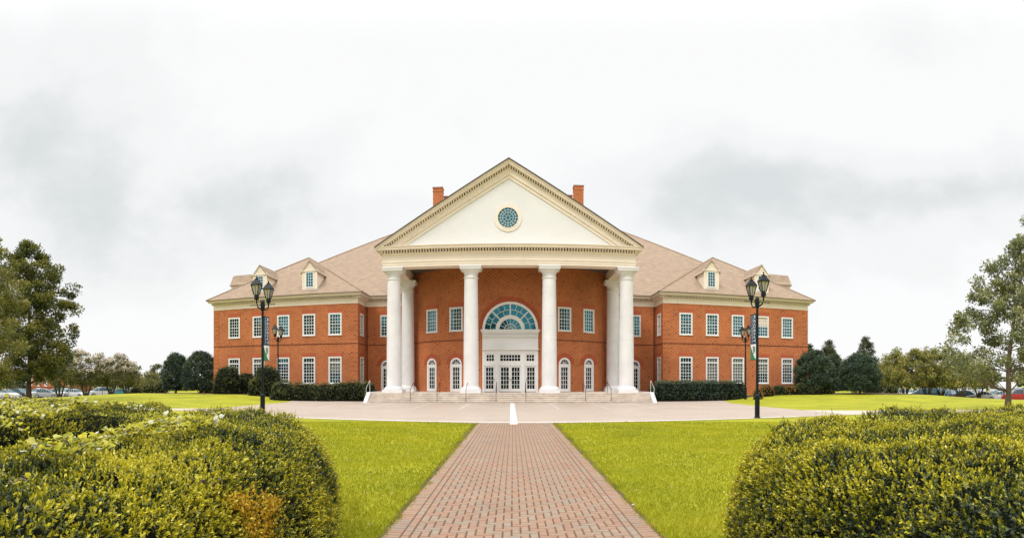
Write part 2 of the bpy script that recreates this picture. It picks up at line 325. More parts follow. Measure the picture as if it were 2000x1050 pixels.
lawn = bpy.data.objects.new('lawn', me); COL.objects.link(lawn); struct(lawn)
def in_poly(px, py, poly):
    px = np.asarray(px); py = np.asarray(py); c = np.zeros(px.shape, bool); n = len(poly)
    for i in range(n):
        x1, y1 = poly[i]; x2, y2 = poly[(i + 1) % n]
        if y1 == y2: continue
        cond = ((y1 > py) != (y2 > py)) & (px < (x2 - x1) * (py - y1) / (y2 - y1) + x1); c ^= cond
    return c
def sheet(name, poly, material, dz, step=None):     # a flat sheet draped dz above the terrain
    poly = [Vector(p) for p in poly]; n = len(poly); vv = list(poly); ee = [(i, (i + 1) % n) for i in range(n)]
    if step:
        x0, x1 = min(p.x for p in poly), max(p.x for p in poly); y0, y1 = min(p.y for p in poly), max(p.y for p in poly)
        gx, gy = np.meshgrid(np.arange(x0 + step * .5, x1, step), np.arange(y0 + step * .5, y1, step)); gx = gx.ravel(); gy = gy.ravel()
        k = in_poly(gx, gy, [tuple(p) for p in poly]); vv += [Vector((a, b)) for a, b in zip(gx[k], gy[k])]
    o = delaunay_2d_cdt(vv, ee, [list(range(n))], 1 if not step else 2, 1e-5)
    pv = o[0]; mb = MB(); pl = [tuple(p) for p in poly]
    for f in o[2]:
        q = [pv[i] for i in f]; cx = sum(p.x for p in q) / len(q); cy = sum(p.y for p in q) / len(q)
        if len(q) == 3 and not in_poly(np.array([cx]), np.array([cy]), pl)[0]: continue
        mb.face([(p.x, p.y, tz(p.x, p.y) + dz) for p in q])
    return struct(mb.build(name, material))
plaza_front = [(-1.62, 23.25), (-4.3, 23.9), (-8, 24.5), (-11.5, 25.0)]
plaza_poly = [(1.78, 23.25), (5.5, 23.6), (10.8, 24.0), (16, 24.1), (16.4, 26.5), (16.1, 29.4), (16.1, 36), (16.6, 42), (18.2, 47.5), (17.5, 50.5), (-17.5, 50.5), (-19.0, 48), (-17.6, 43), (-17.5, 36), (-17.6, 31.5), (-17.6, 30.2), (-18.4, 28.0), (-14.8, 26.4)] + plaza_front[::-1]
sheet('plaza', plaza_poly, M['plaza'], .010, 4)
sheet('path', [(-17.61, 31.4), (-18.4, 27.9), (-24, 27.7), (-40, 26.5), (-40, 28.2), (-24, 29.4), (-19.6, 29.8)], M['concrete'], .014, 3)
sheet('path', [(16.01, 24.1), (16.12, 29.4), (18.2, 27.3), (21.3, 25.7), (26.8, 22.2), (42, 13), (41, 11.4), (25.8, 20.6), (19.1, 23.1)], M['concrete'], .014, 3)
mb = MB()
def band(pts, w, z=.016):
    for (a, b) in zip(pts[:-1], pts[1:]):
        a = Vector(a); b = Vector(b); d = (b - a).normalized(); q = Vector((-d.y, d.x)) * w / 2
        mb.face([(*(a - q), z), (*(b - q), z), (*(b + q), z), (*(a + q), z)])
band([(.07, 22.6), (.03, 44.3)], .30, .020)
band([(-15.4, 26.3), (-11.6, 25.25), (-8, 24.75), (-4.3, 24.15), (.0, 23.75), (5.5, 23.85), (10.8, 24.25), (15.8, 24.35)], .34)
struct(mb.build('plaza_band', M['band'])); mb = MB()
for k in (-12, -9, -6, -3, 3, 6, 9, 12): band([(k + X0, 35.0), (k + X0, 44.3)], .15)
band([(-17.3, 34.9), (16.0, 34.9)], .16)
struct(mb.build('plaza_band', mat('plaza_pale_stone', (.53, .465, .41), .6, vary=.1, vscale=1.5)))
# brick path: every paver is a small bevelled block, herringbone between a soldier edge and a stretcher course
mb = MB(); PW = 1.5
def pxc(y): return .085 + .0018 * y
def paver(x0, x1, y0, y1, tilt=.0):
    g = .0055; b = .007; z0 = .004; z1 = .017 + random.uniform(-.002, .002); v = random.random()
    c = pxc((y0 + y1) / 2); x0 += c; x1 += c
    p = [(x0 + g, y0 + g, z0), (x1 - g, y0 + g, z0), (x1 - g, y1 - g, z0), (x0 + g, y1 - g, z0), (x0 + g + b, y0 + g + b, z1), (x1 - g - b, y0 + g + b, z1), (x1 - g - b, y1 - g - b, z1), (x0 + g + b, y1 - g - b, z1)]
    for q in ((4, 5, 6, 7), (0, 1, 5, 4), (1, 2, 6, 5), (2, 3, 7, 6), (3, 0, 4, 7)): mb.face([p[k] for k in q], 0, None, v)
Y_END = 23.2; U = .1
for j in range(10, int(Y_END / U)):
    y = j * U
    for s in (-1, 1):
        a, b = sorted((s * 1.5, s * 1.3)); paver(a, b, y, y + U)
        if j % 2 == 0 and y + .2 <= Y_END + .01: a, b = sorted((s * 1.3, s * 1.2)); paver(a, b, y, y + 2 * U)
    for i in range(-12, 12):
        k = (i - j) % 4
        if k == 0: paver(i * U, min((i + 2) * U, 1.2), y, y + U)
        elif k == 1 and i == -12: paver(i * U, (i + 1) * U, y, y + U)
        elif k == 3: paver(i * U, (i + 1) * U, y, min(y + 2 * U, Y_END))
struct(mb.build('path', M['paver']))
mb = MB(); mb.face([(pxc(1) - 1.5, .8, .006), (pxc(1) + 1.5, .8, .006), (pxc(23.2) + 1.7, 23.3, .006), (pxc(23.2) - 1.7, 23.3, .006)]); struct(mb.build('path_bed', M['joint']))
# lots and mulch
def arc_poly(p0, p1, r0, r1, n=14):
    a = [at(p0 + (p1 - p0) * k / n, r0) for k in range(n + 1)]; b = [at(p1 + (p0 - p1) * k / n, r1) for k in range(n + 1)]
    return a + b
sheet('parking_lot', arc_poly(-330, 330, 88, 150), M['asphalt'], .02, 8)
sheet('parking_lot', arc_poly(1690, 2330, 79, 150), M['asphalt'], .02, 8)
def blobpoly(cx, cy, rx, ry, n=26, ph=0):
    return [(cx + rx * math.cos(2 * math.pi * k / n) * (1 + .10 * math.sin(3 * k + ph)), cy + ry * math.sin(2 * math.pi * k / n) * (1 + .10 * math.cos(2 * k + ph))) for k in range(n)]
sheet('mulch_bed', [(-34.5, 49.6), (-30, 49.0), (-24, 49.2), (-20.5, 48.6), (-19.2, 47.2), (-17.5, 47.6), (-15, 47.0), (-11.6, 46.2), (-11.6, 52), (-14, 56), (-14.4, 52.8), (-29.5, 52.9), (-33, 56), (-38, 57), (-40, 53.5), (-38, 50.5)], M['mulch'], .022, 2)
sheet('mulch_bed', [(11.4, 46.2), (15, 46.4), (18, 47.2), (21.5, 49.4), (24, 49.6), (27.5, 48.6), (32, 47.0), (37, 45.6), (41.6, 44.9), (44.5, 46.0), (42, 49.5), (36, 53), (33, 56), (29.6, 53), (14.4, 52.8), (14, 56), (11.4, 52)], M['mulch'], .022, 2)

# ------------------------------------------------------------------ the hall
hall = thing('brick_building', (X0, 50, 0), 'large symmetrical red brick hall with white columned portico and tan hip roofs', 'building')
def HB(mb, name, mats, parent=None, **k):
    parent = parent or hall
    mb.v = [(x + X0, y, z) for x, y, z in mb.v]; return mb.build(name, mats, parent, **k)
class Fr:        # a wall plane: origin, tangent t (to the right seen from outside), outward normal n
    def __init__(s, o, n): s.o = Vector((o[0], o[1], 0)); s.n = Vector((n[0], n[1], 0)).normalized(); s.t = Vector((-s.n.y, s.n.x, 0))
    def P(s, u, d, z): return s.o + s.t * u + s.n * d + Vector((0, 0, z))
    def box(s, mb, u0, u1, d0, d1, z0, z1, m=0):
        P = s.P; mb.hexa([P(u0, d1, z0), P(u1, d1, z0), P(u1, d0, z0), P(u0, d0, z0), P(u0, d1, z1), P(u1, d1, z1), P(u1, d0, z1), P(u0, d0, z1)], m)
    def ring(s, mb, cu, cz, r0, r1, a0, a1, d0, d1, n=24, m=0):
        P = s.P
        for k in range(n):
            A = a0 + (a1 - a0) * k / n; B = a0 + (a1 - a0) * (k + 1) / n
            q = lambda r, a, d: P(cu + r * math.cos(a), d, cz + r * math.sin(a))
            mb.face([q(r0, B, d1), q(r0, A, d1), q(r1, A, d1), q(r1, B, d1)], m)
            mb.face([q(r1, A, d0), q(r1, B, d0), q(r1, B, d1), q(r1, A, d1)], m)
            mb.face([q(r0, B, d0), q(r0, A, d0), q(r0, A, d1), q(r0, B, d1)], m)
    def spoke(s, mb, cu, cz, r0, r1, a, w, d0, d1, m=0):
        c, si = math.cos(a), math.sin(a); h = w / 2
        pt = lambda r, o, d: s.P(cu + r * c - o * si, d, cz + r * si + o * c)
        mb.hexa([pt(r0, -h, d1), pt(r1, -h, d1), pt(r1, -h, d0), pt(r0, -h, d0), pt(r0, h, d1), pt(r1, h, d1), pt(r1, h, d0), pt(r0, h, d0)], m)
    def fan(s, mb, cu, cz, r, d, a0=0, a1=math.pi, n=24, m=0):
        for k in range(n):
            A = a0 + (a1 - a0) * k / n; B = a0 + (a1 - a0) * (k + 1) / n
            mb.face([s.P(cu, d, cz), s.P(cu + r * math.cos(A), d, cz + r * math.sin(A)), s.P(cu + r * math.cos(B), d, cz + r * math.sin(B))], m)
    def quad(s, mb, u0, u1, d, z0, z1, m=0): mb.face([s.P(u0, d, z0), s.P(u1, d, z0), s.P(u1, d, z1), s.P(u0, d, z1)], m)

def wall(u0, u1, z0, z1, holes, mapf, du=None, depth=.14, mb=None):
    """brick wall sheet in (u,z) with holes [(list of (u,z))], mapf(u,d,z)->point"""
    mb = mb or MB()
    vv = []; ee = []
    def loop(pts):
        i = len(vv); vv.extend(Vector(p) for p in pts); ee.extend((i + k, i + (k + 1) % len(pts)) for k in range(len(pts)))
    if du:
        n = int((u1 - u0) / du); us = [u0 + (u1 - u0) * k / n for k in range(n + 1)]
        loop([(u, z0) for u in us] + [(u, z1) for u in us[::-1]])
        for u in us[1:-1]:
            for z in np.linspace(z0, z1, 9)[1:-1]:
                if not any(in_poly(np.array([u]), np.array([z]), h)[0] for h in holes): vv.append(Vector((u, z)))
    else: loop([(u0, z0), (u1, z0), (u1, z1), (u0, z1)])
    for h in holes: loop(h)
    o = delaunay_2d_cdt(vv, ee, [], 0, 1e-5)
    for f in o[2]:
        q = [o[0][i] for i in f]; c = sum(q, Vector((0, 0))) / len(q)
        if any(in_poly(np.array([c.x]), np.array([c.y]), h)[0] for h in holes): continue
        mb.face([mapf(p.x, 0, p.y) for p in q], 0, [(p.x, p.y) for p in q])
    for h in holes:
        n = len(h)
        for k in range(n):
            a, b = h[k], h[(k + 1) % n]
            mb.face([mapf(a[0], 0, a[1]), mapf(b[0], 0, b[1]), mapf(b[0], -depth, b[1]), mapf(a[0], -depth, a[1])], 0, [(a[0], a[1]), (b[0], b[1]), (b[0] + .1, b[1]), (a[0] + .1, a[1])])
    return mb
def rect(u, w, z0, z1): return [(u - w / 2, z0), (u + w / 2, z0), (u + w / 2, z1), (u - w / 2, z1)]
def archp(u, w, z0, zs, n=16): return [(u - w / 2, z0), (u + w / 2, z0)] + [(u + w / 2 * math.cos(math.pi * k / n), zs + w / 2 * math.sin(math.pi * k / n)) for k in range(n + 1)]

UP = (6.08, 8.24); LO = (1.41, 4.05); WW = 1.32
def muntins(fr, mb, u0, u1, z0, z1, nc, nr, d0=-.075, d1=-.045, w=.036):
    for k in range(1, nc): x = u0 + (u1 - u0) * k / nc; fr.box(mb, x - w / 2, x + w / 2, d0, d1, z0, z1)
    for k in range(1, nr): z = z0 + (z1 - z0) * k / nr; fr.box(mb, u0, u1, d0 + .002, d1 + .002, z - w / 2, z + w / 2)
def rect_window(fr, u, z0, z1, lower, glass='glass', blind=0, bm='blind'):
    h = WW / 2; c = .145
    mb = MB()
    fr.box(mb, u - h, u - h + c, -.10, .03, z0 + .08, z1); fr.box(mb, u + h - c, u + h, -.10, .03, z0 + .08, z1)
    fr.box(mb, u - h + c, u + h - c, -.10, .028, z1 - c, z1); fr.box(mb, u - h - .03, u + h + .03, -.10, .07, z0, z0 + .08)
    fr.box(mb, u - h + c, u + h - c, -.10, .0, z0 + .08, z0 + .17)
    a, b = u - h + c, u + h - c; zb, zt = z0 + .17, z1 - c
    if lower:
        zt2 = zt - .36; fr.box(mb, a, b, -.10, .0, zt2 - .13, zt2); muntins(fr, mb, a, b, zt2, zt, 4, 1); zt3 = zt2 - .13
        muntins(fr, mb, a, b, zb, zt3, 4, 6); fr.box(mb, a, b, -.09, -.03, (zb + zt3) / 2 - .03, (zb + zt3) / 2 + .03)
    else:
        muntins(fr, mb, a, b, zb, zt, 4, 6); fr.box(mb, a, b, -.09, -.03, (zb + zt) / 2 - .03, (zb + zt) / 2 + .03)
    w = HB(mb, 'window', M['white_paint'])
    g = MB(); fr.quad(g, a, b, -.085, zb, zt); HB(g, 'pane', M[glass], w)
    if blind: g = MB(); fr.quad(g, a, b, -.08, zt - blind * (zt - zb), zt); HB(g, 'blind', M[bm], w)
    g = MB(); e = .07                          # jack arch of soldier bricks, slightly splayed
    P = fr.P; g.hexa([P(u - h - .04, .02, z1 + .005), P(u + h + .04, .02, z1 + .005), P(u + h + .04, -.02, z1 + .005), P(u - h - .04, -.02, z1 + .005),
                      P(u - h - .04 - e, .02, z1 + .40), P(u + h + .04 + e, .02, z1 + .40), P(u + h + .04 + e, -.02, z1 + .40), P(u - h - .04 - e, -.02, z1 + .40)])
    HB(g, 'lintel', M['brick_lintel'], w)
    return w
def arch_window(fr, u, z0=.78, zs=3.2, w=1.15):
    h = w / 2; c = .16; mb = MB()
    fr.box(mb, u - h, u - h + c, -.10, .03, z0, zs); fr.box(mb, u + h - c, u + h, -.10, .03, z0, zs)
    fr.ring(mb, u, zs, h - c, h, 0, math.pi, -.10, .03, 20)
    fr.box(mb, u - h + c, u + h - c, -.10, .0, zs - .28, zs + .02); fr.box(mb, u - h + c, u + h - c, -.10, .0, z0, z0 + .25)
    a, b = u - h + c, u + h - c
    fr.box(mb, a, a + .09, -.10, -.01, z0 + .25, zs - .28); fr.box(mb, b - .09, b, -.10, -.01, z0 + .25, zs - .28)
    muntins(fr, mb, a + .09, b - .09, z0 + .25, zs - .28, 3, 5, w=.04)
    for k in range(1, 5): fr.spoke(mb, u, zs, .12, h - c, math.pi * k / 5, .035, -.075, -.045)
    fr.ring(mb, u, zs, .10, .14, 0, math.pi, -.08, -.04, 10)
    o = HB(mb, 'arched_window', M['white_paint'])
    g = MB(); fr.quad(g, a, b, -.085, z0, zs); fr.fan(g, u, zs, h - c, -.085, n=16); HB(g, 'pane', M['glass_dark'], o)
    g = MB(); fr.ring(g, u, zs, h + .005, h + .40, 0, math.pi, -.03, .022, 22); HB(g, 'brick_arch', M['brick_arch'], o)
    return o
wing_us = [16.55, 19.23, 21.92, 24.63, 27.4]
wallmb = MB()
for s in (-1, 1):
    f = Fr((0, 52.9), (0, -1)); holes = []
    for x in wing_us: holes += [rect(s * x, WW, *UP), rect(s * x, WW, *LO)]
    u0, u1 = sorted((s * 14.3, s * 29.8)); wall(u0, u1, -.3, 9.3, holes, f.P, mb=wallmb)
    for i, x in enumerate(wing_us):
        rect_window(f, s * x, *UP, False, blind=.46 if (s == 1 and i == 3) else 0); rect_window(f, s * x, *LO, True, blind={(1, 1): .999, (1, 2): .999, (1, 3): .62, (1, 4): .4, (-1, 0): .55, (-1, 3): .3}.get((s, i), 0), bm='curtain')
    fc = Fr((0, 56.0), (0, -1)); u0, u1 = sorted((s * 9.6, s * 14.3))
    wall(u0, u1, -.3, 9.3, [rect(s * 12.17, WW, *UP), archp(s * 12.17, 1.15, .78, 3.2)], fc.P, mb=wallmb)
    rect_window(fc, s * 12.17, *UP, False); arch_window(fc, s * 12.17)
    fi = Fr((s * 14.3, 54.45), (-s, 0)); wall(-1.55, 1.55, -.3, 9.3, [rect(0, WW, *UP), rect(0, WW, *LO)], fi.P, mb=wallmb)
    rect_window(fi, 0, *UP, False); rect_window(fi, 0, *LO, True)
    fo = Fr((s * 29.8, 72.4), (s, 0)); wall(-19.5, 19.5, -.3, 9.3, [], fo.P, mb=wallmb)
    fr_ = Fr((s * 9.6, 55.2), (s, 0)); wall(-.8, .8, -.3, 12.2, [], fr_.P, mb=wallmb)
    fb = Fr((0, 92), (0, 1))
    u0, u1 = sorted((0, s * 29.8)); wall(u0, u1, -.3, 9.3, [], fb.P, mb=wallmb)
BR = 12.6; BYC = 62.6
def bow(u, d, z): a = u / BR; return Vector(((BR + d) * math.sin(a), BYC - (BR + d) * math.cos(a), z))
def bow_frame(a): return Fr((BR * math.sin(a), BYC - BR * math.cos(a)), (math.sin(a), -math.cos(a)))
holes = [archp(0, 4.86, .5, 6.16, 28)]
for a in (-.601, -.39, .39, .601): holes += [rect(a * BR, WW, *UP), archp(a * BR, 1.15, .78, 3.2)]
wall(-10.9, 10.9, -.3, 12.2, holes, bow, du=.5, depth=.30, mb=wallmb)
HB(wallmb, 'wall', M['brick'])
for a in (-.601, -.39, .39, .601):
    f = bow_frame(a); rect_window(f, 0, *UP, False); arch_window(f, 0)
# quoins and belt course
def belt(a, b, c, d):
    bl = MB(); bl.box(a, b, c, d, 5.27, 5.34); HB(bl, 'belt_course', M['brick_dark'])
for s in (-1, 1):
    for (x, wx) in ((14.3, -1), (29.8, 1)):
        q = MB()
        for k in range(21):
            z = .1 + k * .43
            L = .62 if k % 2 else .50
            a, b = sorted((s * (x + .025 * wx), s * (x - wx * L)))
            c, d = sorted((52.875, 52.9 + (.50 if k % 2 else .62)))
            if x == 14.3: q.box(a, b, 52.875, d, z, z + .385)
            else: q.box(a, b, 52.875, d, z, z + .385)
        HB(q, 'quoins', M['brick'])
    a, b = sorted((s * 14.33, s * 29.83)); belt(a, b, 52.86, 52.92)
    a, b = sorted((s * 14.26, s * 14.34)); belt(a, b, 52.925, 55.95)
    a, b = sorted((s * 9.6, s * 14.25)); belt(a, b, 55.96, 56.02)
blL, blR = MB(), MB()
for k in range(40):
    u0 = -10.8 + 21.6 * k / 40; u1 = -10.8 + 21.6 * (k + 1) / 40
    if abs((u0 + u1) / 2) < 2.9: continue
    bl = blL if u0 < 0 else blR; P = lambda u, d, z: bow(u, d, z); bl.hexa([P(u0, .04, 5.27), P(u1, .04, 5.27), P(u1, -.02, 5.27), P(u0, -.02, 5.27), P(u0, .04, 5.34), P(u1, .04, 5.34), P(u1, -.02, 5.34), P(u0, -.02, 5.34)])
HB(blL, 'belt_course', M['brick_dark']); HB(blR, 'belt_course', M['brick_dark'])

# cornices: a profile (d outward, z) swept along a plan polyline with mitred corners
def sweep(mb, path, prof, m=0, capz=True):
    path = [Vector(p) for p in path]; n = len(path); nr = []
    for i in range(n - 1): d = (path[i + 1] - path[i]).normalized(); nr.append(Vector((d.y, -d.x)))
    off = []
    for i in range(n):
        if i == 0: off.append(nr[0])
        elif i == n - 1: off.append(nr[-1])
        else:
            b = nr[i - 1] + nr[i]; off.append(b / b.dot(nr[i]))
    pt = lambda i, p: (*(path[i] + off[i] * p[0]), p[1])
    for i in range(n - 1):
        for a, b in zip(prof[:-1], prof[1:]): mb.face([pt(i, a), pt(i + 1, a), pt(i + 1, b), pt(i, b)], m)
def dentil_run(mb, a, b, n, d0, d1, z0, z1, w=.10, per=.225):
    a = Vector(a); b = Vector(b); L = (b - a).length; t = (b - a) / L; n = Vector(n); k = int(L / per); per = L / k
    for i in range(k):
        c = a + t * (i + .5) * per; p = lambda u, d, z: (*(c + t * u + n * d), z)
        h = w / 2; mb.hexa([p(-h, d1, z0), p(h, d1, z0), p(h, d0, z0), p(-h, d0, z0), p(-h, d1, z1), p(h, d1, z1), p(h, d0, z1), p(-h, d0, z1)])
EP = [(-.10, 9.1), (.03, 9.1), (.03, 9.55), (.09, 9.58), (.09, 9.62), (-.2, 9.63), (-.2, 9.82), (.46, 9.84), (.46, 9.94), (.55, 10.03), (.56, 10.08), (-.1, 10.08)]
paths = [[(-29.8, 92), (-29.8, 52.9), (-14.3, 52.9), (-14.3, 56), (-9.5, 56)], [(9.5, 56), (14.3, 56), (14.3, 52.9), (29.8, 52.9), (29.8, 92)]]
for p, s in zip(paths, (-1, 1)):
    eave = MB(); dn = MB(); sweep(eave, p, EP)
    a, b = sorted((s * 29.95, s * 14.15)); dentil_run(dn, (a, 52.9), (b, 52.9), (0, -1), -.2, .27, 9.625, 9.83)
    a, b = sorted((s * 14.1, s * 9.6)); dentil_run(dn, (a, 56), (b, 56), (0, -1), -.2, .27, 9.625, 9.83)
    dentil_run(dn, (s * 14.3, 52.75), (s * 14.3, 55.8), (-s, 0), -.2, .27, 9.625, 9.83); dentil_run(dn, (s * 29.8, 52.75), (s * 29.8, 91), (s, 0), -.2, .27, 9.625, 9.83, per=.3)
    cor = HB(eave, 'cornice', M['cream']); HB(dn, 'dentils', M['cream'], cor)

# roofs
sh = MB(); ed = MB(); ZE = 10.10; SL = .64
def rp(x, y, z): return (x, y, z)
for s in (-1, 1):
    A = lambda x, y, z: (s * x, y, z)
    f = [A(30.4, 52.3, ZE), A(13.7, 52.3, ZE), A(22.05, 60.65, ZE + 8.35 * SL)]; sh.face(f if s == 1 else f)
    sh.face([A(13.7, 52.3, ZE), A(13.7, 55.4, ZE), A(22.05, 63.75, ZE + 8.35 * SL), A(22.05, 60.65, ZE + 8.35 * SL)])
    sh.face([A(30.4, 92.4, ZE), A(30.4, 52.3, ZE), A(22.05, 60.65, ZE + 8.35 * SL), A(22.05, 63.75, ZE + 8.35 * SL), A(11.9, 73.9, ZE + 18.5 * SL)])
    for a, b, n in (((30.4, 52.3), (13.7, 52.3), (0, -1)), ((13.7, 52.3), (13.7, 55.4), (-1, 0)), ((13.7, 55.4), (9.6, 55.4), (0, -1)), ((30.4, 92.4), (30.4, 52.3), (1, 0))):
        x0, x1 = sorted((s * (a[0]), s * (b[0]))); y0, y1 = sorted((a[1], b[1]))
        ed.box(x0 - .025, x1 + .025, y0 - .025, y1 + .025, ZE - .055, ZE + .012)
    # pale metal ridge and hip caps
sh.face([(-13.7, 55.4, ZE), (13.7, 55.4, ZE), (22.05, 63.75, ZE + 8.35 * SL), (11.9, 73.9, ZE + 18.5 * SL), (-11.9, 73.9, ZE + 18.5 * SL), (-22.05, 63.75, ZE + 8.35 * SL)])
sh.face([(30.4, 92.4, ZE), (-30.4, 92.4, ZE), (-11.9, 73.9, ZE + 18.5 * SL), (11.9, 73.9, ZE + 18.5 * SL)])
PZ, PW_, PS, PY = 19.19, 10.75, .622, 45.3; PX = -.10
for s in (-1, 1):
    sh.face([(PX + s * PW_, PY, PZ - PS * PW_ + .0), (PX, PY, PZ), (PX, 69.7, PZ), (PX + s * PW_, 59.3, PZ - PS * PW_)])
    e = .05
    ed.hexa([(PX + s * PW_, PY - .03, PZ - PS * PW_ - .06), (PX, PY - .03, PZ - .06), (PX, PY + .12, PZ - .06), (PX + s * PW_, PY + .12, PZ - PS * PW_ - .06),
             (PX + s * PW_, PY - .03, PZ - PS * PW_ + .03), (PX, PY - .03, PZ + .03), (PX, PY + .12, PZ + .03), (PX + s * PW_, PY + .12, PZ - PS * PW_ + .03)])
    x0, x1 = sorted((PX + s * (PW_ - .05), PX + s * (PW_ + .03))); ed.box(x0, x1, PY + .13, 59.3, PZ - PS * PW_ - .06, PZ - PS * PW_ + .01)
roof = HB(sh, 'roof', M['shingle']); HB(ed, 'roof_edge', M['roof_edge'], roof)
rc = MB()
for s in (-1, 1):
    A = lambda x, y, z: Vector((s * x, y, z))
    for a, b in ((A(30.4, 52.3, ZE), A(22.05, 60.65, ZE + 8.35 * SL)), (A(13.7, 52.3, ZE), A(22.05, 60.65, ZE + 8.35 * SL)), (A(22.05, 60.65, ZE + 8.35 * SL), A(22.05, 63.75, ZE + 8.35 * SL)), (A(22.05, 63.75, ZE + 8.35 * SL), A(11.9, 73.9, ZE + 18.5 * SL))):
        rc.tube([a, b], [.09, .09], 6)
rc.tube([(-11.9, 73.9, ZE + 18.5 * SL), (11.9, 73.9, ZE + 18.5 * SL)], [.09, .09], 6)
HB(rc, 'ridge_cap', M['shingle'], roof)

# portico: entablature, pediment
en = MB()
PEP = [(-1.2, 12.3), (-1.2, 10.94), (0, 10.94), (0, 11.10), (.035, 11.12), (.035, 11.26), (.09, 11.31), (.09, 11.37), (.03, 11.39), (.03, 11.98), (.07, 12.0), (.10, 12.06), (-.25, 12.07), (-.25, 12.27), (.52, 12.28), (.52, 12.40), (.62, 12.49), (.62, 12.53), (-.4, 12.53)]
EY, EX = 46.0, 10.2
sweep(en, [(-EX + PX, 60.5), (-EX + PX, EY), (EX + PX, EY), (EX + PX, 60.5)], PEP)
ent = HB(en, 'entablature', M['cream'])
dn = MB(); dentil_run(dn, (-EX - .12 + PX, EY), (EX + .12 + PX, EY), (0, -1), -.25, .30, 12.065, 12.275)
for s in (-1, 1): dentil_run(dn, (s * EX + PX, 45.9), (s * EX + PX, 60), (s, 0), -.25, .30, 12.065, 12.275)
HB(dn, 'dentils', M['cream'], ent)
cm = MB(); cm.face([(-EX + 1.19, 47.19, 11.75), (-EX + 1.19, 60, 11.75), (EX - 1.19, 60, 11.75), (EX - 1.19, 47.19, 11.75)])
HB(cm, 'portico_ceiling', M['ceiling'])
ZB = 12.53
def rake(mb, a, b, y0, y1):
    for s in (-1, 1):
        xa = (PZ - a - ZB) / PS; xb = (PZ - b - ZB) / PS; X = lambda x: PX + s * x
        f = [(0, PZ - a), (xa, ZB), (xb, ZB), (0, PZ - b)]
        mb.face([(X(x), y0, z) for x, z in f])
        for (p, q_) in ((f[0], f[1]), (f[1], f[2]), (f[2], f[3])): mb.face([(X(p[0]), y0, p[1]), (X(q_[0]), y0, q_[1]), (X(q_[0]), y1, q_[1]), (X(p[0]), y1, p[1])])
pd = MB()
rake(pd, .062, .20, 45.36, 46.0); rake(pd, .20, .36, 45.44, 46.0); rake(pd, .36, .53, 46.04, 46.05); rake(pd, .53, .98, 45.88, 46.05); rake(pd, .98, 1.08, 45.86, 46.05); rake(pd, 1.08, 1.36, 45.965, 46.05)
ped = HB(pd, 'raking_cornice', M['cream'])
dn = MB(); sl_len = 10.1; nn = int(sl_len * math.sqrt(1 + PS * PS) / .225)
for s in (-1, 1):
    for i in range(nn):
        x = (i + .5) * sl_len / nn; h = .042
        zt = lambda x: PZ - .365 - PS * x; zb_ = lambda x: PZ - .525 - PS * x
        q8 = []
        for fz in (zb_, zt):
            q8 += [(PX + s * (x - h), 45.66, fz(x - h)), (PX + s * (x + h), 45.66, fz(x + h)), (PX + s * (x + h), 46.04, fz(x + h)), (PX + s * (x - h), 46.04, fz(x - h))]
        dn.hexa(q8)
HB(dn, 'dentils', M['cream'], ped)
ty = MB(); hw = (PZ - .1 - 12.4) / PS; ty.face([(PX - hw, 46.05, 12.4), (PX + hw, 46.05, 12.4), (PX, 46.05, PZ - .1)]); tymp = HB(ty, 'tympanum', M['tymp'])
fT = Fr((-.17, 46.05), (0, -1)); CZ = 14.70
rw = MB(); fT.ring(rw, 0, CZ, .80, 1.09, 0, 2 * math.pi, 0, .075, 48); fT.ring(rw, 0, CZ, .80, .88, 0, 2 * math.pi, .07, .10, 48)
rwin = HB(rw, 'round_window', M['cream'])
rm = MB()
for k in range(16): fT.spoke(rm, 0, CZ, .42 if k % 2 else .18, .82, 2 * math.pi * (k + .0) / 16, .022, .01, .035)
for r in (.16, .42, .62): fT.ring(rm, 0, CZ, r - .011, r + .011, 0, 2 * math.pi, .008, .04, 32)
HB(rm, 'glazing_bars', M['white_paint'], rwin)
g = MB(); fT.fan(g, 0, CZ, .82, .006, 0, 2 * math.pi, 40); HB(g, 'pane', M['glass'], rwin)

# columns
def column(x, y):
    zb, zt = .75, 10.94; mb = MB()
    prof = []
    for k in range(15):
        t = k / 14; r = .615 - .075 * t ** 1.7; z_ = 1.28 + (9.98 - 1.28) * t; prof.append((r, z_))
        if k in (3, 6, 9, 12): prof += [(r - .012, z_ + .004), (r - .012, z_ + .022), (r - .001, z_ + .026)]
    mb.lathe(x, y, prof, 40)
    # drum joints
    c = HB(mb, 'column', M['stone']); smooth_by_angle(c, 40)
    b = MB(); b.box(x - .83, x + .83, y - .83, y + .83, zb, zb + .26)
    b.lathe(x, y, [(.80, zb + .26), (.80, zb + .30), (.79, zb + .36), (.745, zb + .42), (.70, zb + .45), (.67, zb + .48), (.64, zb + .54), (.60, zb + .54)], 40)
    o = HB(b, 'column_base', M['stone'], c); smooth_by_angle(o, 35)
    cp = MB(); cp.lathe(x, y, [(.535, 9.95), (.585, 9.97), (.60, 10.02), (.585, 10.07), (.54, 10.09), (.545, 10.36), (.58, 10.38), (.58, 10.42), (.66, 10.50), (.745, 10.60), (.78, 10.66), (.70, 10.67)], 40)
    cp.box(x - .84, x + .84, y - .84, y + .84, 10.66, 10.82); cp.box(x - .88, x + .88, y - .88, y + .88, 10.82, 10.935)
    o = HB(cp, 'capital', M['stone'], c); smooth_by_angle(o, 35)
for x in (-9.5, -3.16, 3.16, 9.5): column(x, 46.68)
for s in (-1, 1): column(s * 9.5, 53.0)

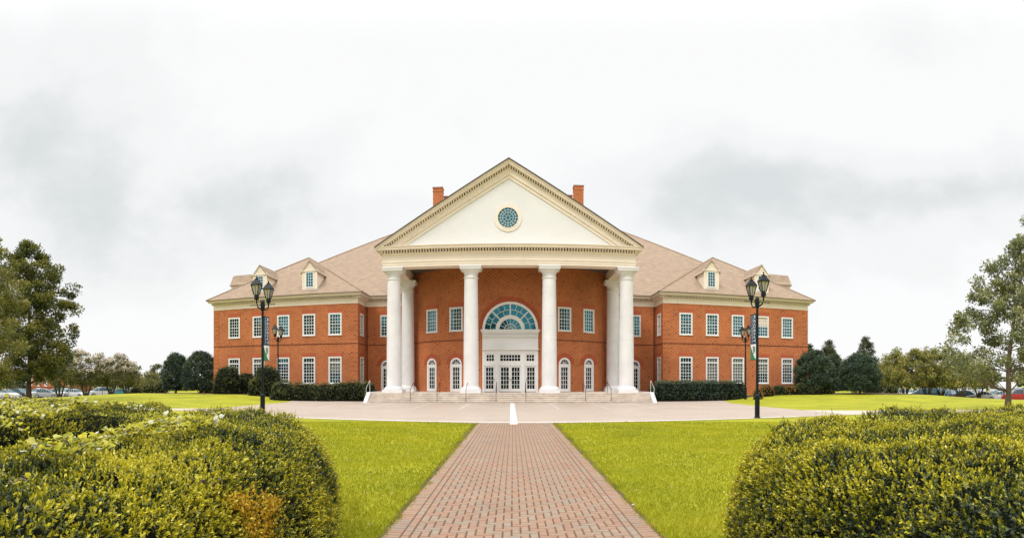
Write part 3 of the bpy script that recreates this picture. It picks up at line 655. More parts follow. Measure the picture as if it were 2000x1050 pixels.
# entrance
fe = Fr((0, 50.0), (0, -1)); e = MB()
fe.box(e, -2.42, 2.42, -.30, -.22, 4.5, 5.62)              # blank panel
fe.box(e, -2.56, 2.56, -.30, .16, 6.02, 6.16); fe.box(e, -2.48, 2.48, -.30, .06, 5.86, 6.02); fe.box(e, -2.42, 2.42, -.30, -.02, 5.58, 5.70); fe.box(e, -2.44, 2.44, -.30, -.06, 5.70, 5.86)
for k in range(30): u = -2.36 + 4.72 * (k + .5) / 30; fe.box(e, u - .045, u + .045, -.05, .045, 5.73, 5.85)
fe.box(e, -2.46, 2.46, -.30, .06, 4.42, 4.5); fe.box(e, -2.42, 2.42, -.30, -.10, 4.12, 4.42)
for s in (-1, 1):
    a, b = sorted((s * 2.42, s * 2.24)); fe.box(e, a, b, -.30, -.10, .75, 4.12); a, b = sorted((s * 2.42, s * 2.28)); fe.box(e, a, b, -.30, -.12, 4.5, 5.58)
    a, b = sorted((s * 1.33, s * .94)); fe.box(e, a, b, -.30, -.12, .75, 4.12)
    a, b = sorted((s * 1.25, s * 1.02)); fe.box(e, a, b, -.12, -.07, .85, 4.0)
fe.box(e, -.94, .94, -.30, -.16, 3.98, 4.12); fe.box(e, -.94, .94, -.30, -.14, 3.05, 3.45)
for k in range(44):
    u = -2.2 + 4.4 * (k + .5) / 44
    fe.box(e, u - .025, u + .025, -.15, -.11, 3.03, 3.07)
for s in (-1, 1):
    a, b = sorted((s * 2.24, s * 1.33)); fe.box(e, a, b, -.30, -.16, 3.98, 4.12); fe.box(e, a, b, -.30, -.14, 3.05, 3.45)
    a, b = sorted((s * 2.24, s * 2.06)); fe.box(e, a, b, -.30, -.16, 3.45, 3.98); a, b = sorted((s * 1.33, s * 1.42)); fe.box(e, a, b, -.30, -.16, 3.45, 3.98)
a = .94; fe.box(e, -.94, -.86, -.30, -.16, 3.45, 3.98); fe.box(e, .86, .94, -.30, -.16, 3.45, 3.98)
entr = HB(e, 'entrance', M['white_paint'])
tr = MB(); muntins(fe, tr, -.86, .86, 3.45, 3.98, 7, 2, -.22, -.18, .04)
for s in (-1, 1): a, b = sorted((s * 1.42, s * 2.06)); muntins(fe, tr, a, b, 3.45, 3.98, 3, 2, -.22, -.18, .04)
HB(tr, 'glazing_bars', M['white_paint'], entr)
g = MB(); fe.quad(g, -.86, .86, -.24, 3.45, 3.98)
for s in (-1, 1): a, b = sorted((s * 1.42, s * 2.06)); fe.quad(g, a, b, -.24, 3.45, 3.98)
HB(g, 'transom_glass', M['glass_dark'], entr)
def leaf_door(u0, u1, hs):
    d = MB(); zb, zt = .80, 3.05; st = .13
    fe.box(d, u0, u0 + st, -.27, -.20, zb, zt); fe.box(d, u1 - st, u1, -.27, -.20, zb, zt); fe.box(d, u0 + st, u1 - st, -.27, -.20, zb, zb + .24); fe.box(d, u0 + st, u1 - st, -.27, -.20, zt - .16, zt)
    muntins(fe, d, u0 + st, u1 - st, zb + .24, zt - .16, 3, 5, -.25, -.215, .035)
    o = HB(d, 'door', M['white_paint'])
    g = MB(); fe.quad(g, u0 + st, u1 - st, -.255, zb + .24, zt - .16); HB(g, 'pane', M['glass_dark'], o)
    k = MB(); uu = (u0 + .07) if hs < 0 else (u1 - .07); fe.box(k, uu - .018, uu + .018, -.20, -.15, 1.72, 1.95); HB(k, 'handle', M['brass'], o)
    k = MB(); fe.box(k, u0, u1, -.29, -.205, .752, .80); HB(k, 'threshold', M['roof_edge'], o)
leaf_door(-.935, -.005, 1); leaf_door(.005, .935, -1); leaf_door(-2.235, -1.335, 1); leaf_door(1.335, 2.235, -1)
fl = MB(); cz = 6.16
fe.ring(fl, 0, cz, 2.20, 2.42, 0, math.pi, -.30, -.02, 40); fe.ring(fl, 0, cz, .94, 1.27, 0, math.pi, -.30, -.06, 30)
for A in (45, 90, 135): fe.spoke(fl, 0, cz, 1.2, 2.25, R_(A), .10, -.25, -.08)
fan = HB(fl, 'fanlight', M['white_paint'])
b = MB(); fe.ring(b, 0, cz, 1.71, 1.75, 0, math.pi, -.24, -.17, 40); fe.ring(b, 0, cz, .48, .52, 0, math.pi, -.24, -.17, 24); fe.ring(b, 0, cz, .17, .21, 0, math.pi, -.24, -.17, 12)
for k in range(4):
    for q_ in (.5,): fe.spoke(b, 0, cz, 1.27, 1.73, R_(45 * k + 45 * q_), .035, -.235, -.175)
    for q_ in (1 / 3, 2 / 3): fe.spoke(b, 0, cz, 1.73, 2.22, R_(45 * k + 45 * q_), .035, -.235, -.175)
for k in range(1, 8): fe.spoke(b, 0, cz, .19, .95, math.pi * k / 8, .032, -.235, -.175)
HB(b, 'glazing_bars', M['white_paint'], fan)
g = MB(); fe.fan(g, 0, cz, 2.22, -.245, n=36); HB(g, 'pane', M['glass'], fan)
g = MB(); n = 34
for k in range(n):
    A = math.pi * k / n; B = math.pi * (k + 1) / n; q3 = lambda r, a, d: bow(r * math.cos(a), d, cz + r * math.sin(a))
    g.face([q3(2.43, B, .025), q3(2.43, A, .025), q3(2.83, A, .025), q3(2.83, B, .025)]); g.face([q3(2.83, A, -.02), q3(2.83, B, -.02), q3(2.83, B, .025), q3(2.83, A, .025)]); g.face([q3(2.43, B, -.3), q3(2.43, A, -.3), q3(2.43, A, .025), q3(2.43, B, .025)])
HB(g, 'brick_arch', M['brick_arch'], fan)

# steps and handrails
st = MB(); SY = 44.35
for k in range(5):
    st.box(-11.2, 11.2, SY + .33 * k, SY + .33 * (k + 1) if k < 4 else 57.5, .0, .15 * (k + 1) - .045)
    x = -11.2 - .0
    while x < 11.15:
        L = min(random.uniform(1.7, 2.6), 11.2 - x); st.box(x + .004, x + L - .004, SY + .33 * k - .03, (SY + .33 * (k + 1) - .002) if k < 4 else SY + .33 * 5 + .6, .15 * (k + 1) - .045, .15 * (k + 1) + random.uniform(-.004, .002)); x += L
st.box(-11.2, 11.2, SY + .33 * 5 + .6, 57.5, .70, .748)
for i in range(len(st.var)): st.var[i] = random.random()
steps = HB(st, 'steps', M['step'])
for s in (-1, 1):
    ck = MB(); a, b = sorted((s * 11.2, s * 11.5)); ck.hexa([(a, SY - .05, 0), (b, SY - .05, 0), (b, 57, 0), (a, 57, 0), (a, SY + 1.0, .80), (b, SY + 1.0, .80), (b, 57, .80), (a, 57, .80)]); HB(ck, 'cheek_wall', M['stone'], steps)
def handrail(x, light=False, k=1.0):
    h = MB(); y0, y1 = SY + .15, SY + 1.95
    h.tube([(x, y0, .15), (x, y0, 1.08 * k)], [.02, .02], 8); h.tube([(x, y1, .75), (x, y1, 1.62 * k)], [.02, .02], 8)
    h.tube([(x, y0 - .12, 1.03 * k), (x, y0, 1.08 * k), (x, y1, 1.62 * k), (x, y1 + .12, 1.62 * k)], [.022] * 4, 8)
    h.box(x - .05, x + .05, y0 - .05, y0 + .05, .15, .165); h.box(x - .05, x + .05, y1 - .05, y1 + .05, .752, .765)
    HB(h, 'handrail', M['rail_light' if light else 'rail'], hall)
for x in (-7.75, -5.65, -3.4, -1.08, 1.22, 5.85, 7.85): handrail(x)
for s in (-1, 1):
    h = MB(); x = s * 11.35; h.tube([(x, SY + .35, .30), (x, SY + .30, 1.15), (x, SY + 1.5, 1.75), (x, SY + 1.5, .80)], [.03] * 4, 8); HB(h, 'handrail', M['rail_light'])

# chimneys
def chimney(x, y, w, z1):
    zr = ZE + (55.4 + 18.5 - 55.4) * SL - 2.5; h = w / 2; mb = MB()
    mb.box(x - h, x + h, y - h, y + h, zr - 4, z1 - .55); mb.box(x - h - .04, x + h + .04, y - h - .04, y + h + .04, z1 - .55, z1 - .42); mb.box(x - h - .005, x + h + .005, y - h - .005, y + h + .005, z1 - .42, z1 - .16); mb.box(x - h - .05, x + h + .05, y - h - .05, y + h + .05, z1 - .16, z1 - .03)
    c = HB(mb, 'chimney', M['brick']); k = MB(); k.box(x - h - .07, x + h + .07, y - h - .07, y + h + .07, z1 - .03, z1 + .03); HB(k, 'chimney_cap', M['roof_edge'], c)
chimney(-9.2, 73, 1.2, 26.15); chimney(8.55, 73, 1.2, 26.35); chimney(-8.1, 74.2, .9, 25.4); chimney(7.4, 74.2, .9, 25.5)

# dormers
def dormer(cx, front, face):
    """face: (0,-1) front slope or (+-1,0) side slope; front = plan coordinate of its front plane along the slope"""
    nrm = Vector((face[0], face[1], 0)); t = Vector((-nrm.y, nrm.x, 0))
    if face[1]: org = Vector((cx, front, 0)); e0 = 52.3
    else: org = Vector((front, cx, 0))
    ins = (front - 52.3) if face[1] else (30.4 - abs(front))
    zb = ZE + ins * SL; ze = zb + 1.83; hw = .78; rise = .98; zr = ze + rise
    P = lambda u, d, z: org + t * u + nrm * d + Vector((0, 0, z))
    back = lambda z: -(z - zb) / SL
    mb = MB()
    mb.face([P(-hw, 0, zb - .2), P(hw, 0, zb - .2), P(hw, 0, ze), P(-hw, 0, ze)])
    for s in (-1, 1): mb.face([P(s * hw, 0, zb - .2), P(s * hw, back(ze) - .1, ze), P(s * hw, 0, ze)])
    mb.face([P(-hw, -.0, ze), P(hw, 0, ze), P(0, 0, ze + hw * 1.14)])
    fr = Fr(org, nrm)
    for k in range(4): w_ = hw * (1 - (k + .25) / 4.4) - .12; fr.box(mb, -w_, w_, 0, .025, ze + .12 + k * .18, ze + .22 + k * .18) if w_ > .05 else None
    fr.box(mb, -hw - .06, hw + .06, 0, .10, ze - .06, ze + .07)
    fr.box(mb, -hw, hw, 0, .03, zb - .1, zb + .10)
    for s in (-1, 1): a, b = sorted((s * hw, s * (hw - .12))); fr.box(mb, a, b, 0, .028, zb + .1, ze - .06)
    o = HB(mb, 'dormer', M['cream'])
    r = MB(); ov = .12; hw2 = hw + .16; z2 = zr - hw2 * (rise / hw) * .985
    sl_ = (rise + .05) / hw
    zR = ze + rise; zE = zR - hw2 * sl_
    for s in (-1, 1):
        A = P(0, ov, zR); B = P(s * hw2, ov, zE); C_ = P(s * hw2, back(zE) - .1, zE); D = P(0, back(zR) - .1, zR)
        r.face([A, B, C_, D]); dz = Vector((0, 0, -.06)); r.face([A, B, B + dz, A + dz], 1); r.face([B, C_, C_ + dz, B + dz], 1); r.face([A + dz, B + dz, C_ + dz, D + dz], 2)
    HB(r, 'dormer_roof', [M['shingle'], M['roof_edge'], M['cream']], o)
    if face[1] or True:
        w = MB(); h = .44; a0, a1 = zb + .16, ze - .10
        fr.box(w, -h, -h + .10, .0, .05, a0, a1); fr.box(w, h - .10, h, .0, .05, a0, a1); fr.box(w, -h + .1, h - .1, 0, .05, a1 - .1, a1); fr.box(w, -h - .03, h + .03, 0, .07, a0 - .02, a0 + .1)
        muntins(fr, w, -h + .1, h - .1, a0 + .1, a1 - .1, 3, 5, .012, .035, .03)
        HB(w, 'window', M['white_paint'], o); g = MB(); fr.quad(g, -h + .1, h - .1, .008, a0 + .1, a1 - .1); HB(g, 'pane', M['glass'], o)
    f = MB(); fr.box(f, -hw - .12, hw + .12, -.02, .06, zb - .12, zb + .0); HB(f, 'flashing', M['flash'], o)
for s in (-1, 1):
    dormer(s * 19.25, 53.2, (0, -1)); dormer(s * 24.62, 53.2, (0, -1)); dormer(57.2, s * 29.6, (s, 0))
# rainwater pipes at the inner corners
for s in (-1, 1):
    h = MB(); h.tube([(s * 14.12, 55.85, .1), (s * 14.12, 55.85, 9.1)], [.05, .05], 8); HB(h, 'downpipe', M['brick_dark'])

# ------------------------------------------------------------------ foliage
def leaf_mesh(name, mats, pos, ax, nrm, L, W, var, parent, matidx=None, fold=.15):
    """one quad leaf per point: ax = growing direction, nrm = face normal"""
    off = np.zeros(3); p = parent
    while p is not None: off += np.array(p.location); p = p.parent
    n = len(pos); ax = ax / (np.linalg.norm(ax, axis=1, keepdims=True) + 1e-9)
    sd_ = np.cross(ax, nrm); sd_ /= (np.linalg.norm(sd_, axis=1, keepdims=True) + 1e-9); up = np.cross(sd_, ax)
    L = np.broadcast_to(L, (n,))[:, None]; W = np.broadcast_to(W, (n,))[:, None]
    b = pos - off; v = np.empty((n, 4, 3)); v[:, 0] = b; v[:, 1] = b + ax * L * .5 + sd_ * W * .5 + up * L * fold; v[:, 2] = b + ax * L; v[:, 3] = b + ax * L * .5 - sd_ * W * .5 + up * L * fold
    me = bpy.data.meshes.new(name); me.vertices.add(n * 4); me.vertices.foreach_set('co', v.ravel().astype(np.float32))
    me.loops.add(n * 4); me.loops.foreach_set('vertex_index', np.arange(n * 4, dtype=np.int32))
    me.polygons.add(n); me.polygons.foreach_set('loop_start', np.arange(0, n * 4, 4, dtype=np.int32)); me.polygons.foreach_set('loop_total', np.full(n, 4, dtype=np.int32))
    for m in (mats if isinstance(mats, list) else [mats]): me.materials.append(m)
    if matidx is not None: me.polygons.foreach_set('material_index', matidx.astype(np.int32))
    a = me.attributes.new('var', 'FLOAT', 'FACE'); a.data.foreach_set('value', np.clip(var, 0, 1).astype(np.float32))
    me.update(calc_edges=True); me.validate()
    o = bpy.data.objects.new(name, me); COL.objects.link(o)
    if parent is not None: o.parent = parent
    return o
def unit(n): v = rng.normal(size=(n, 3)); return v / np.linalg.norm(v, axis=1, keepdims=True)
def vnoise(p, s):            # cheap smooth value noise, -1..1
    q = p * s
    return (np.sin(q[:, 0] * 1.7 + 1.3 * np.sin(q[:, 1] * 1.1 + q[:, 2])) + np.sin(q[:, 1] * 1.9 + 1.7 * np.sin(q[:, 2] * 1.3 - q[:, 0] * .7)) + np.sin(q[:, 2] * 2.1 + 1.1 * np.sin(q[:, 0] * 1.5 + q[:, 1] * .8))) / 3
def sdf(px, py, poly):       # distance to the outline, positive inside
    d = np.full(px.shape, 1e9); n = len(poly)
    for i in range(n):
        x1, y1 = poly[i]; x2, y2 = poly[(i + 1) % n]; ex, ey = x2 - x1, y2 - y1
        t = np.clip(((px - x1) * ex + (py - y1) * ey) / (ex * ex + ey * ey), 0, 1); d = np.minimum(d, np.hypot(px - x1 - t * ex, py - y1 - t * ey))
    return np.where(in_poly(px, py, poly), d, -d)
def round_poly(poly, it=3):
    for _ in range(it):
        q = []
        for i in range(len(poly)):
            a, b = poly[i], poly[(i + 1) % len(poly)]; q += [(a[0] * .75 + b[0] * .25, a[1] * .75 + b[1] * .25), (a[0] * .25 + b[0] * .75, a[1] * .25 + b[1] * .75)]
        poly = q
    return poly
class Hedge:
    def __init__(s, poly, H, R, lump=.05, base=None, lat=0):
        s.lat = lat
        s.poly = round_poly(poly, 2); s.H = H; s.R = R; s.lump = lump; xs = [p[0] for p in s.poly]; ys = [p[1] for p in s.poly]; s.bb = (min(xs), max(xs), min(ys), max(ys))
        s.base = tz(sum(xs) / len(xs), sum(ys) / len(ys)) if base is None else base
    def h(s, x, y):
        q = np.stack([x, y, x * 0], 1); d = sdf(x, y, s.poly); d = np.where(d > -.02, d + s.lat * .8 * (vnoise(q + 9, 1.7) - .25), d); t = np.clip(d / s.R, 0, 1); p = 2.4
        hh = s.H * (1 - (1 - t) ** p) ** (1 / p)
        return np.where(d > 0, hh * (1 + s.lump * .55 * (vnoise(q, 1.5) + .6 * vnoise(q + 5, 3.6) + .3 * vnoise(q + 2, 8.0))), 0)
    def sample(s, dens):
        x0, x1, y0, y1 = s.bb; A = (x1 - x0) * (y1 - y0); n = int(A * dens * 2.2)
        x = rng.uniform(x0, x1, n); y = rng.uniform(y0, y1, n); e = .012
        h = s.h(x, y); k = h > .01; x, y, h = x[k], y[k], h[k]
        gx = (s.h(x + e, y) - s.h(x - e, y)) / (2 * e); gy = (s.h(x, y + e) - s.h(x, y - e)) / (2 * e)
        g = np.sqrt(1 + gx * gx + gy * gy); w = np.minimum(g / 2.2, 1); k = rng.random(len(x)) < w
        P = np.stack([x, y, h + s.base], 1)[k]; Nn = np.stack([-gx, -gy, np.ones_like(gx)], 1)[k]; Nn /= np.linalg.norm(Nn, axis=1, keepdims=True)
        # the near-vertical lower sides
        per = [(s.poly[i], s.poly[(i + 1) % len(s.poly)]) for i in range(len(s.poly))]; Ls = np.array([math.dist(a, b) for a, b in per]); m = int(Ls.sum() * s.H * dens * .75)
        idx = rng.choice(len(per), m, p=Ls / Ls.sum()); t = rng.random(m); a = np.array([p[0] for p in per])[idx]; b = np.array([p[1] for p in per])[idx]
        q = a + (b - a) * t[:, None]; d = (b - a); d /= np.linalg.norm(d, axis=1, keepdims=True)
        area = sum(p[0][0] * p[1][1] - p[1][0] * p[0][1] for p in per); sgn = 1 if area > 0 else -1
        nn = np.stack([d[:, 1] * sgn, -d[:, 0] * sgn, np.zeros(m)], 1); zz = rng.random(m) ** .85 * s.H * .96
        ins = s.R * (1 - (1 - np.clip(zz / s.H, 0, .999) ** 2.6) ** (1 / 2.6)) * 1.0
        P2 = np.stack([q[:, 0] - nn[:, 0] * ins, q[:, 1] - nn[:, 1] * ins, zz + s.base], 1); nn[:, 2] = .15 + .5 * (zz / s.H) ** 3; nn /= np.linalg.norm(nn, axis=1, keepdims=True)
        return np.concatenate([P, P2]), np.concatenate([Nn, nn])
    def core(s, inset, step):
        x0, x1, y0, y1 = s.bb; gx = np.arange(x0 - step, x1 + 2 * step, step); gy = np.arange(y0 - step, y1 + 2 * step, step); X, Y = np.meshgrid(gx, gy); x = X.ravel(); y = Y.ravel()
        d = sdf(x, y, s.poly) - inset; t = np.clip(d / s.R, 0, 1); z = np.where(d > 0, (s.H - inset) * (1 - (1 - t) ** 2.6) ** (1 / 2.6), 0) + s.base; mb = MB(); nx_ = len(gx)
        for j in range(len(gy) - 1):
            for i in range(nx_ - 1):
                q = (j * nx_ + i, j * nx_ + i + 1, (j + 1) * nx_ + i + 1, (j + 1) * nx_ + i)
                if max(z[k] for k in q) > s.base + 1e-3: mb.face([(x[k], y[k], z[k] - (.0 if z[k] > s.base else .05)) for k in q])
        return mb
def sprig_foliage(name, mt, P, Nn, parent, nl, L, W, reach, vb=.5, tipgain=.35, lift=.5, clump=1.6):
    """short leafy shoots standing out of the surface points P"""
    n = len(P); c = vnoise(P, clump) * .6 + vnoise(P + 7, clump * 3.1) * .4
    P = P + Nn * (c * reach * 1.15 - reach * .35)[:, None]
    dirs = Nn * .8 + np.array([0, 0, lift]) + unit(n) * .55; dirs /= np.linalg.norm(dirs, axis=1, keepdims=True)
    ln = reach * rng.uniform(.5, 1.15, n) * np.where(rng.random(n) < .05, 1.9, 1); sv = rng.normal(0, .13, n)
    t = np.tile(np.linspace(.05, 1, nl), (n, 1)) ; base = P[:, None, :] + dirs[:, None, :] * (ln[:, None] * t)[:, :, None]
    rnd = unit(n * nl).reshape(n, nl, 3); ax = rnd - dirs[:, None, :] * np.sum(rnd * dirs[:, None, :], 2, keepdims=True); ax /= np.linalg.norm(ax, axis=2, keepdims=True) + 1e-9
    ax = ax * (1 - .45 * t[:, :, None]) + dirs[:, None, :] * (.35 + .6 * t[:, :, None]); nr = dirs[:, None, :] + .5 * unit(n * nl).reshape(n, nl, 3)
    var = vb - .32 + tipgain * t ** 1.6 + sv[:, None] + .46 * c[:, None] + .22 * np.clip(Nn[:, 2], 0, 1)[:, None] * t + rng.normal(0, .07, (n, nl))  # young tips paler; upward faces lightened, hollows darkened to carry light and shade
    k = n * nl; l = L * rng.uniform(.7, 1.25, k)
    return leaf_mesh(name, mt, base.reshape(k, 3), ax.reshape(k, 3), nr.reshape(k, 3), l, l * W / L, var.ravel(), parent)
def in_view(P, lim=1.02): return np.abs(np.arctan2(P[:, 0], P[:, 1])) < lim
HED = {}
def near_hedge(key, poly, H, R, dens, L, label):
    hd = Hedge(poly, H, R, .21, None, .17); HED[key] = hd; cx = sum(p[0] for p in poly) / len(poly); cy = sum(p[1] for p in poly) / len(poly)
    o = thing('hedge', (cx, cy, hd.base), label, 'hedge'); P, Nn = hd.sample(dens)
    k = in_view(P) & (P[:, 1] > .6); P, Nn = P[k], Nn[k]
    r = np.hypot(P[:, 0], P[:, 1]); k = rng.random(len(P)) < np.clip(5.0 / r, .35, 1); P, Nn = P[k], Nn[k]
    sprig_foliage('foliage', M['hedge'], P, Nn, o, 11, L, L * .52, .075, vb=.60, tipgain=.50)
    c = hd.core(.21, .12); c.build('shade_core', M['core'], o)
    return o
hl1 = near_hedge('L1', [(-1.56, .4), (-1.60, 2.2), (-1.64, 4.4), (-1.80, 6.0), (-2.75, 7.8), (-4.0, 9.1), (-5.2, 8.7), (-4.95, 6.3), (-4.1, 4.1), (-3.6, 2.6), (-3.4, 1.2), (-3.4, .4)], 1.16, .72, 850, .0235, 'clipped green hedge with yellowed patch, nearest on left of brick path')
hl2 = near_hedge('L2', [(-5.9, 9.2), (-6.0, 8.0), (-6.2, 6.4), (-6.3, 5.0), (-9.5, 4.2), (-13.5, 7), (-14, 11.6), (-8.4, 10.6), (-6.8, 10.2)], 1.12, .34, 640, .028, 'vine covered hedge behind the near left hedge, bright yellow green top')
hr1 = near_hedge('R1', [(1.75, .4), (1.78, 2.4), (1.80, 4.4), (2.15, 5.5), (3.2, 6.5), (4.2, 7.0), (5.0, 6.2), (5.3, 4.7), (5.6, 3.2), (5.8, 1.2), (5.6, .4)], 1.16, .72, 850, .0235, 'broad clipped green hedge, nearest on right of brick path')
hr2 = near_hedge('R2', [(4.5, 7.3), (5.6, 8.2), (7.8, 7.6), (10.5, 6.4), (11, 4.6), (8.5, 4.8), (6.9, 5.6), (5.6, 6.4), (4.8, 6.9)], 1.14, .50, 640, .028, 'clipped hedge row behind the near right hedge, facing the lamp lawn')
# yellowed patch and vines, laid on the hedge surface
def on_hedge(hd, px, py):
    th = (px - 1000) / F; s = (HZ - py) / F; r = np.arange(1.5, 18, .02); x = r * math.sin(th); y = r * math.cos(th); z = 1.7 + s * r
    k = np.nonzero((hd.h(x, y) + hd.base) >= z)[0]
    return None if len(k) == 0 else np.array([x[k[0]], y[k[0]], z[k[0]]])
def scatter(hd, spots, n_each):
    out_ = []
    for (px, py, sx, sy) in spots:
        for _ in range(n_each):
            p = on_hedge(hd, random.gauss(px, sx), random.gauss(py, sy))
            if p is not None: out_.append(p)
    return np.array(out_)
P = scatter(HED['L1'], [(462, 985, 14, 10), (500, 1012, 16, 12), (520, 992, 12, 7), (492, 1042, 18, 8), (478, 1000, 28, 22)], 130)
P = P + np.array([0, 0, .03]) + unit(len(P)) * .03 + np.array([.06, -.05, .0]); P = np.repeat(P, 2, 0) + unit(len(P) * 2) * .012
leaf_mesh('yellowed_foliage', M['yellowleaf'], P, unit(len(P)) + np.array([0, 0, .6]), unit(len(P)) + np.array([.3, -.6, .6]), .026 * rng.uniform(.7, 1.2, len(P)), .017, rng.random(len(P)), hl1)
def vine(hd, lines, dens, L, label, bright=.6):
    pts = []; stems = []
    for line in lines:
        path = []
        for (a, b) in zip(line[:-1], line[1:]):
            n = max(2, int(math.dist(a, b) / 9))
            for k in range(n):
                p = on_hedge(hd, a[0] + (b[0] - a[0]) * k / n + random.gauss(0, 1.5), a[1] + (b[1] - a[1]) * k / n + random.gauss(0, 1.5))
                if p is not None: path.append(p + np.array([0, 0, .115]) + np.array([0, 0, random.uniform(-.02, .03)]))
        if len(path) > 2:
            q = MB(); q.tube(path, [.004] * len(path), 5); stems.append(q)
            for p in path: pts += [p + np.array([random.gauss(0, .05), random.gauss(0, .05), random.gauss(0.01, .02)]) for _ in range(dens)]
    P = np.array(pts); n = len(P); o = thing('vine', tuple(P.mean(0)), label, 'vine'); [q.build('stem', M['bark_pale'], o) for q in stems]
    # each leaf is three overlapping lobes
    ax = unit(n) * np.array([1, 1, .35]); nr = unit(n) * .5 + np.array([0, -.35, .8]); ax /= np.linalg.norm(ax, axis=1, keepdims=True); var = np.clip(rng.normal(bright, .24, n), 0, 1)
    sd_ = np.cross(ax, nr); l = L * rng.uniform(.55, 1.2, n); PP = np.concatenate([P, P, P]); AX = np.concatenate([ax, ax * .75 + sd_ * .7, ax * .75 - sd_ * .7])
    leaf_mesh('leaves', M['vine'], PP, AX, np.concatenate([nr] * 3), np.concatenate([l, l * .85, l * .85]), np.concatenate([l * .75, l * .6, l * .6]), np.concatenate([var] * 3), o, fold=.08)
    return o
vine(HED['L2'], [[(0, 800), (60, 797), (130, 802), (200, 800), (270, 806)], [(10, 790), (60, 792), (120, 790), (180, 794)], [(30, 800), (36, 822), (40, 845), (48, 868)], [(0, 812), (40, 815), (90, 812), (140, 812)], [(48, 868), (60, 878)], [(60, 806), (75, 822), (70, 840)], [(0, 805), (30, 808), (110, 806), (160, 800), (230, 797)], [(20, 820), (60, 826), (100, 818)], [(0, 830), (20, 845), (10, 860)]], 8, .066, 'yellow green grape like vine sprawling over the rear left hedge', .62)
vine(HED['L1'], [[(60, 912), (110, 904), (160, 898), (205, 882), (240, 866), (280, 852), (320, 842), (360, 838)], [(150, 905), (200, 900), (225, 886)], [(250, 872), (300, 866), (335, 868), (350, 858)], [(240, 866), (290, 852), (340, 846), (400, 846), (430, 850)], [(330, 842), (380, 840)]], 6, .060, 'pale vine trailing along the crest of the near left hedge', .58)
vine(HED['L1'], [[(365, 975), (395, 985), (430, 975), (455, 985)], [(400, 1020), (425, 1025), (440, 1040)], [(20, 985), (60, 1000)], [(145, 1042), (170, 1050)], [(590, 868), (612, 880)]], 1, .045, 'few broad pale vine leaves on the near left hedge front', .55)

# shrubs and distant hedges
def bush(name, cx, cy, poly, H, R, mt, label, cat, dens, L, nl=5, reach=.16, vb=.5, group=None, base=None, lump=.10):
    hd = Hedge(poly, H, R, lump, base); o = thing(name, (cx, cy, hd.base), label, cat, group); P, Nn = hd.sample(dens)
    k = Nn @ np.array([-cx, -cy, 0]) / math.hypot(cx, cy) > -.75; P, Nn = P[k], Nn[k]
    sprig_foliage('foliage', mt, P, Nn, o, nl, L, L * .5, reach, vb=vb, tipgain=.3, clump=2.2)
    hd.core(reach * .28, .14).build('shade_core', M['core'], o); return o
def shrub(px, r, w, H, mt, label, vb=.5, dens=45, L=.10, group=None, depth=None, base=None):
    cx, cy = at(px, r); depth = depth or w; vb += .10; th = math.atan2(cx, cy)
    poly = [(cx + w / 2 * math.cos(a) * math.cos(th) + depth / 2 * math.sin(a) * math.sin(th), cy - w / 2 * math.cos(a) * math.sin(th) + depth / 2 * math.sin(a) * math.cos(th)) for a in np.linspace(0, 2 * math.pi, 13)[:-1]]
    return bush('shrub', cx, cy, poly, H, min(w, depth) * .46, mt, label, 'shrub', dens, L, vb=vb, group=group, base=base)
lowL = [(553, 50.3, 2.3, 1.55), (588, 50.2, 2.0, 1.45), (612, 50.0, 1.6, 1.4), (636, 49.6, 1.75, 1.45), (664, 49.8, 1.8, 1.55), (690, 50.2, 2.0, 1.6), (716, 51.5, 1.9, 1.5)]
labs = ['wide clipped shrub behind the far left lamp, first of the low row', 'low clipped shrub under the third lower window of the left wing', 'small clipped shrub between the third and fourth left wing windows', 'round clipped shrub under the fourth lower left wing window', 'low shrub left of the last lower window on the left wing', 'rounded shrub under the last left wing window before the corner', 'low shrub in the left inner corner beside the portico steps']
for (a, lab) in zip(lowL, labs): shrub(*a, M['shrub'], lab, vb=.50, group='low shrubs before the left wing', base=.0)
shrub(444, 57.2, 2.8, 2.75, M['shrub'], 'tall rounded shrub at the outer end of the left wing', .42, base=.3)
shrub(483, 57.8, 2.0, 2.2, M['shrub'], 'narrow shrub squeezed between two taller shrubs under left wing windows', .40, base=.3)
shrub(521, 54.8, 2.9, 2.75, M['shrub'], 'tall rounded shrub behind the front left lamp post', .42, base=.25)
shrub(499, 54.0, 1.3, 1.6, M['shrub'], 'small light green shrub left of the front left lamp post', .60, base=.25)
x0, y0 = 11.9, 47.6
bush('hedge', 16.3, 47.9, [(11.9, 46.8), (15, 46.9), (20.6, 47.9), (20.8, 49.6), (15, 48.9), (11.9, 48.6)], 1.55, .40, M['dkshrub'], 'long dark clipped hedge along the front of the right wing', 'hedge', 75, .10, vb=.62, base=.0, lump=.05)
shrub(1276, 50.6, 1.0, 1.3, M['shrub'], 'small yellowish shrub between the steps and the dark right hedge', .62, base=.0)
lowR = [(1497, 53.5, 1.5, .95, 'orange', 'rusty orange shrub just right of the front right lamp post'), (1521, 55, 1.6, .85, 'shrub', 'low green shrub under the outermost lower right wing window'), (1541, 55, 1.3, .8, 'orange', 'small orange tinted shrub under the right wing end'), (1562, 55.5, 1.9, .95, 'shrub', 'green shrub in the bed at the right wing end'), (1588, 56, 2.0, .85, 'shrub', 'low shrub before the first dark holly on the right'), (1480, 50.4, .8, .9, 'orange', 'small reddish shrub at the end of the dark right hedge'), (1612, 57, 1.5, .7, 'shrub', 'tiny shrub at the foot of the dark right hollies')]
for (px, r, w, H, mt, lab) in lowR: shrub(px, r, w, H, M[mt], lab, .5)
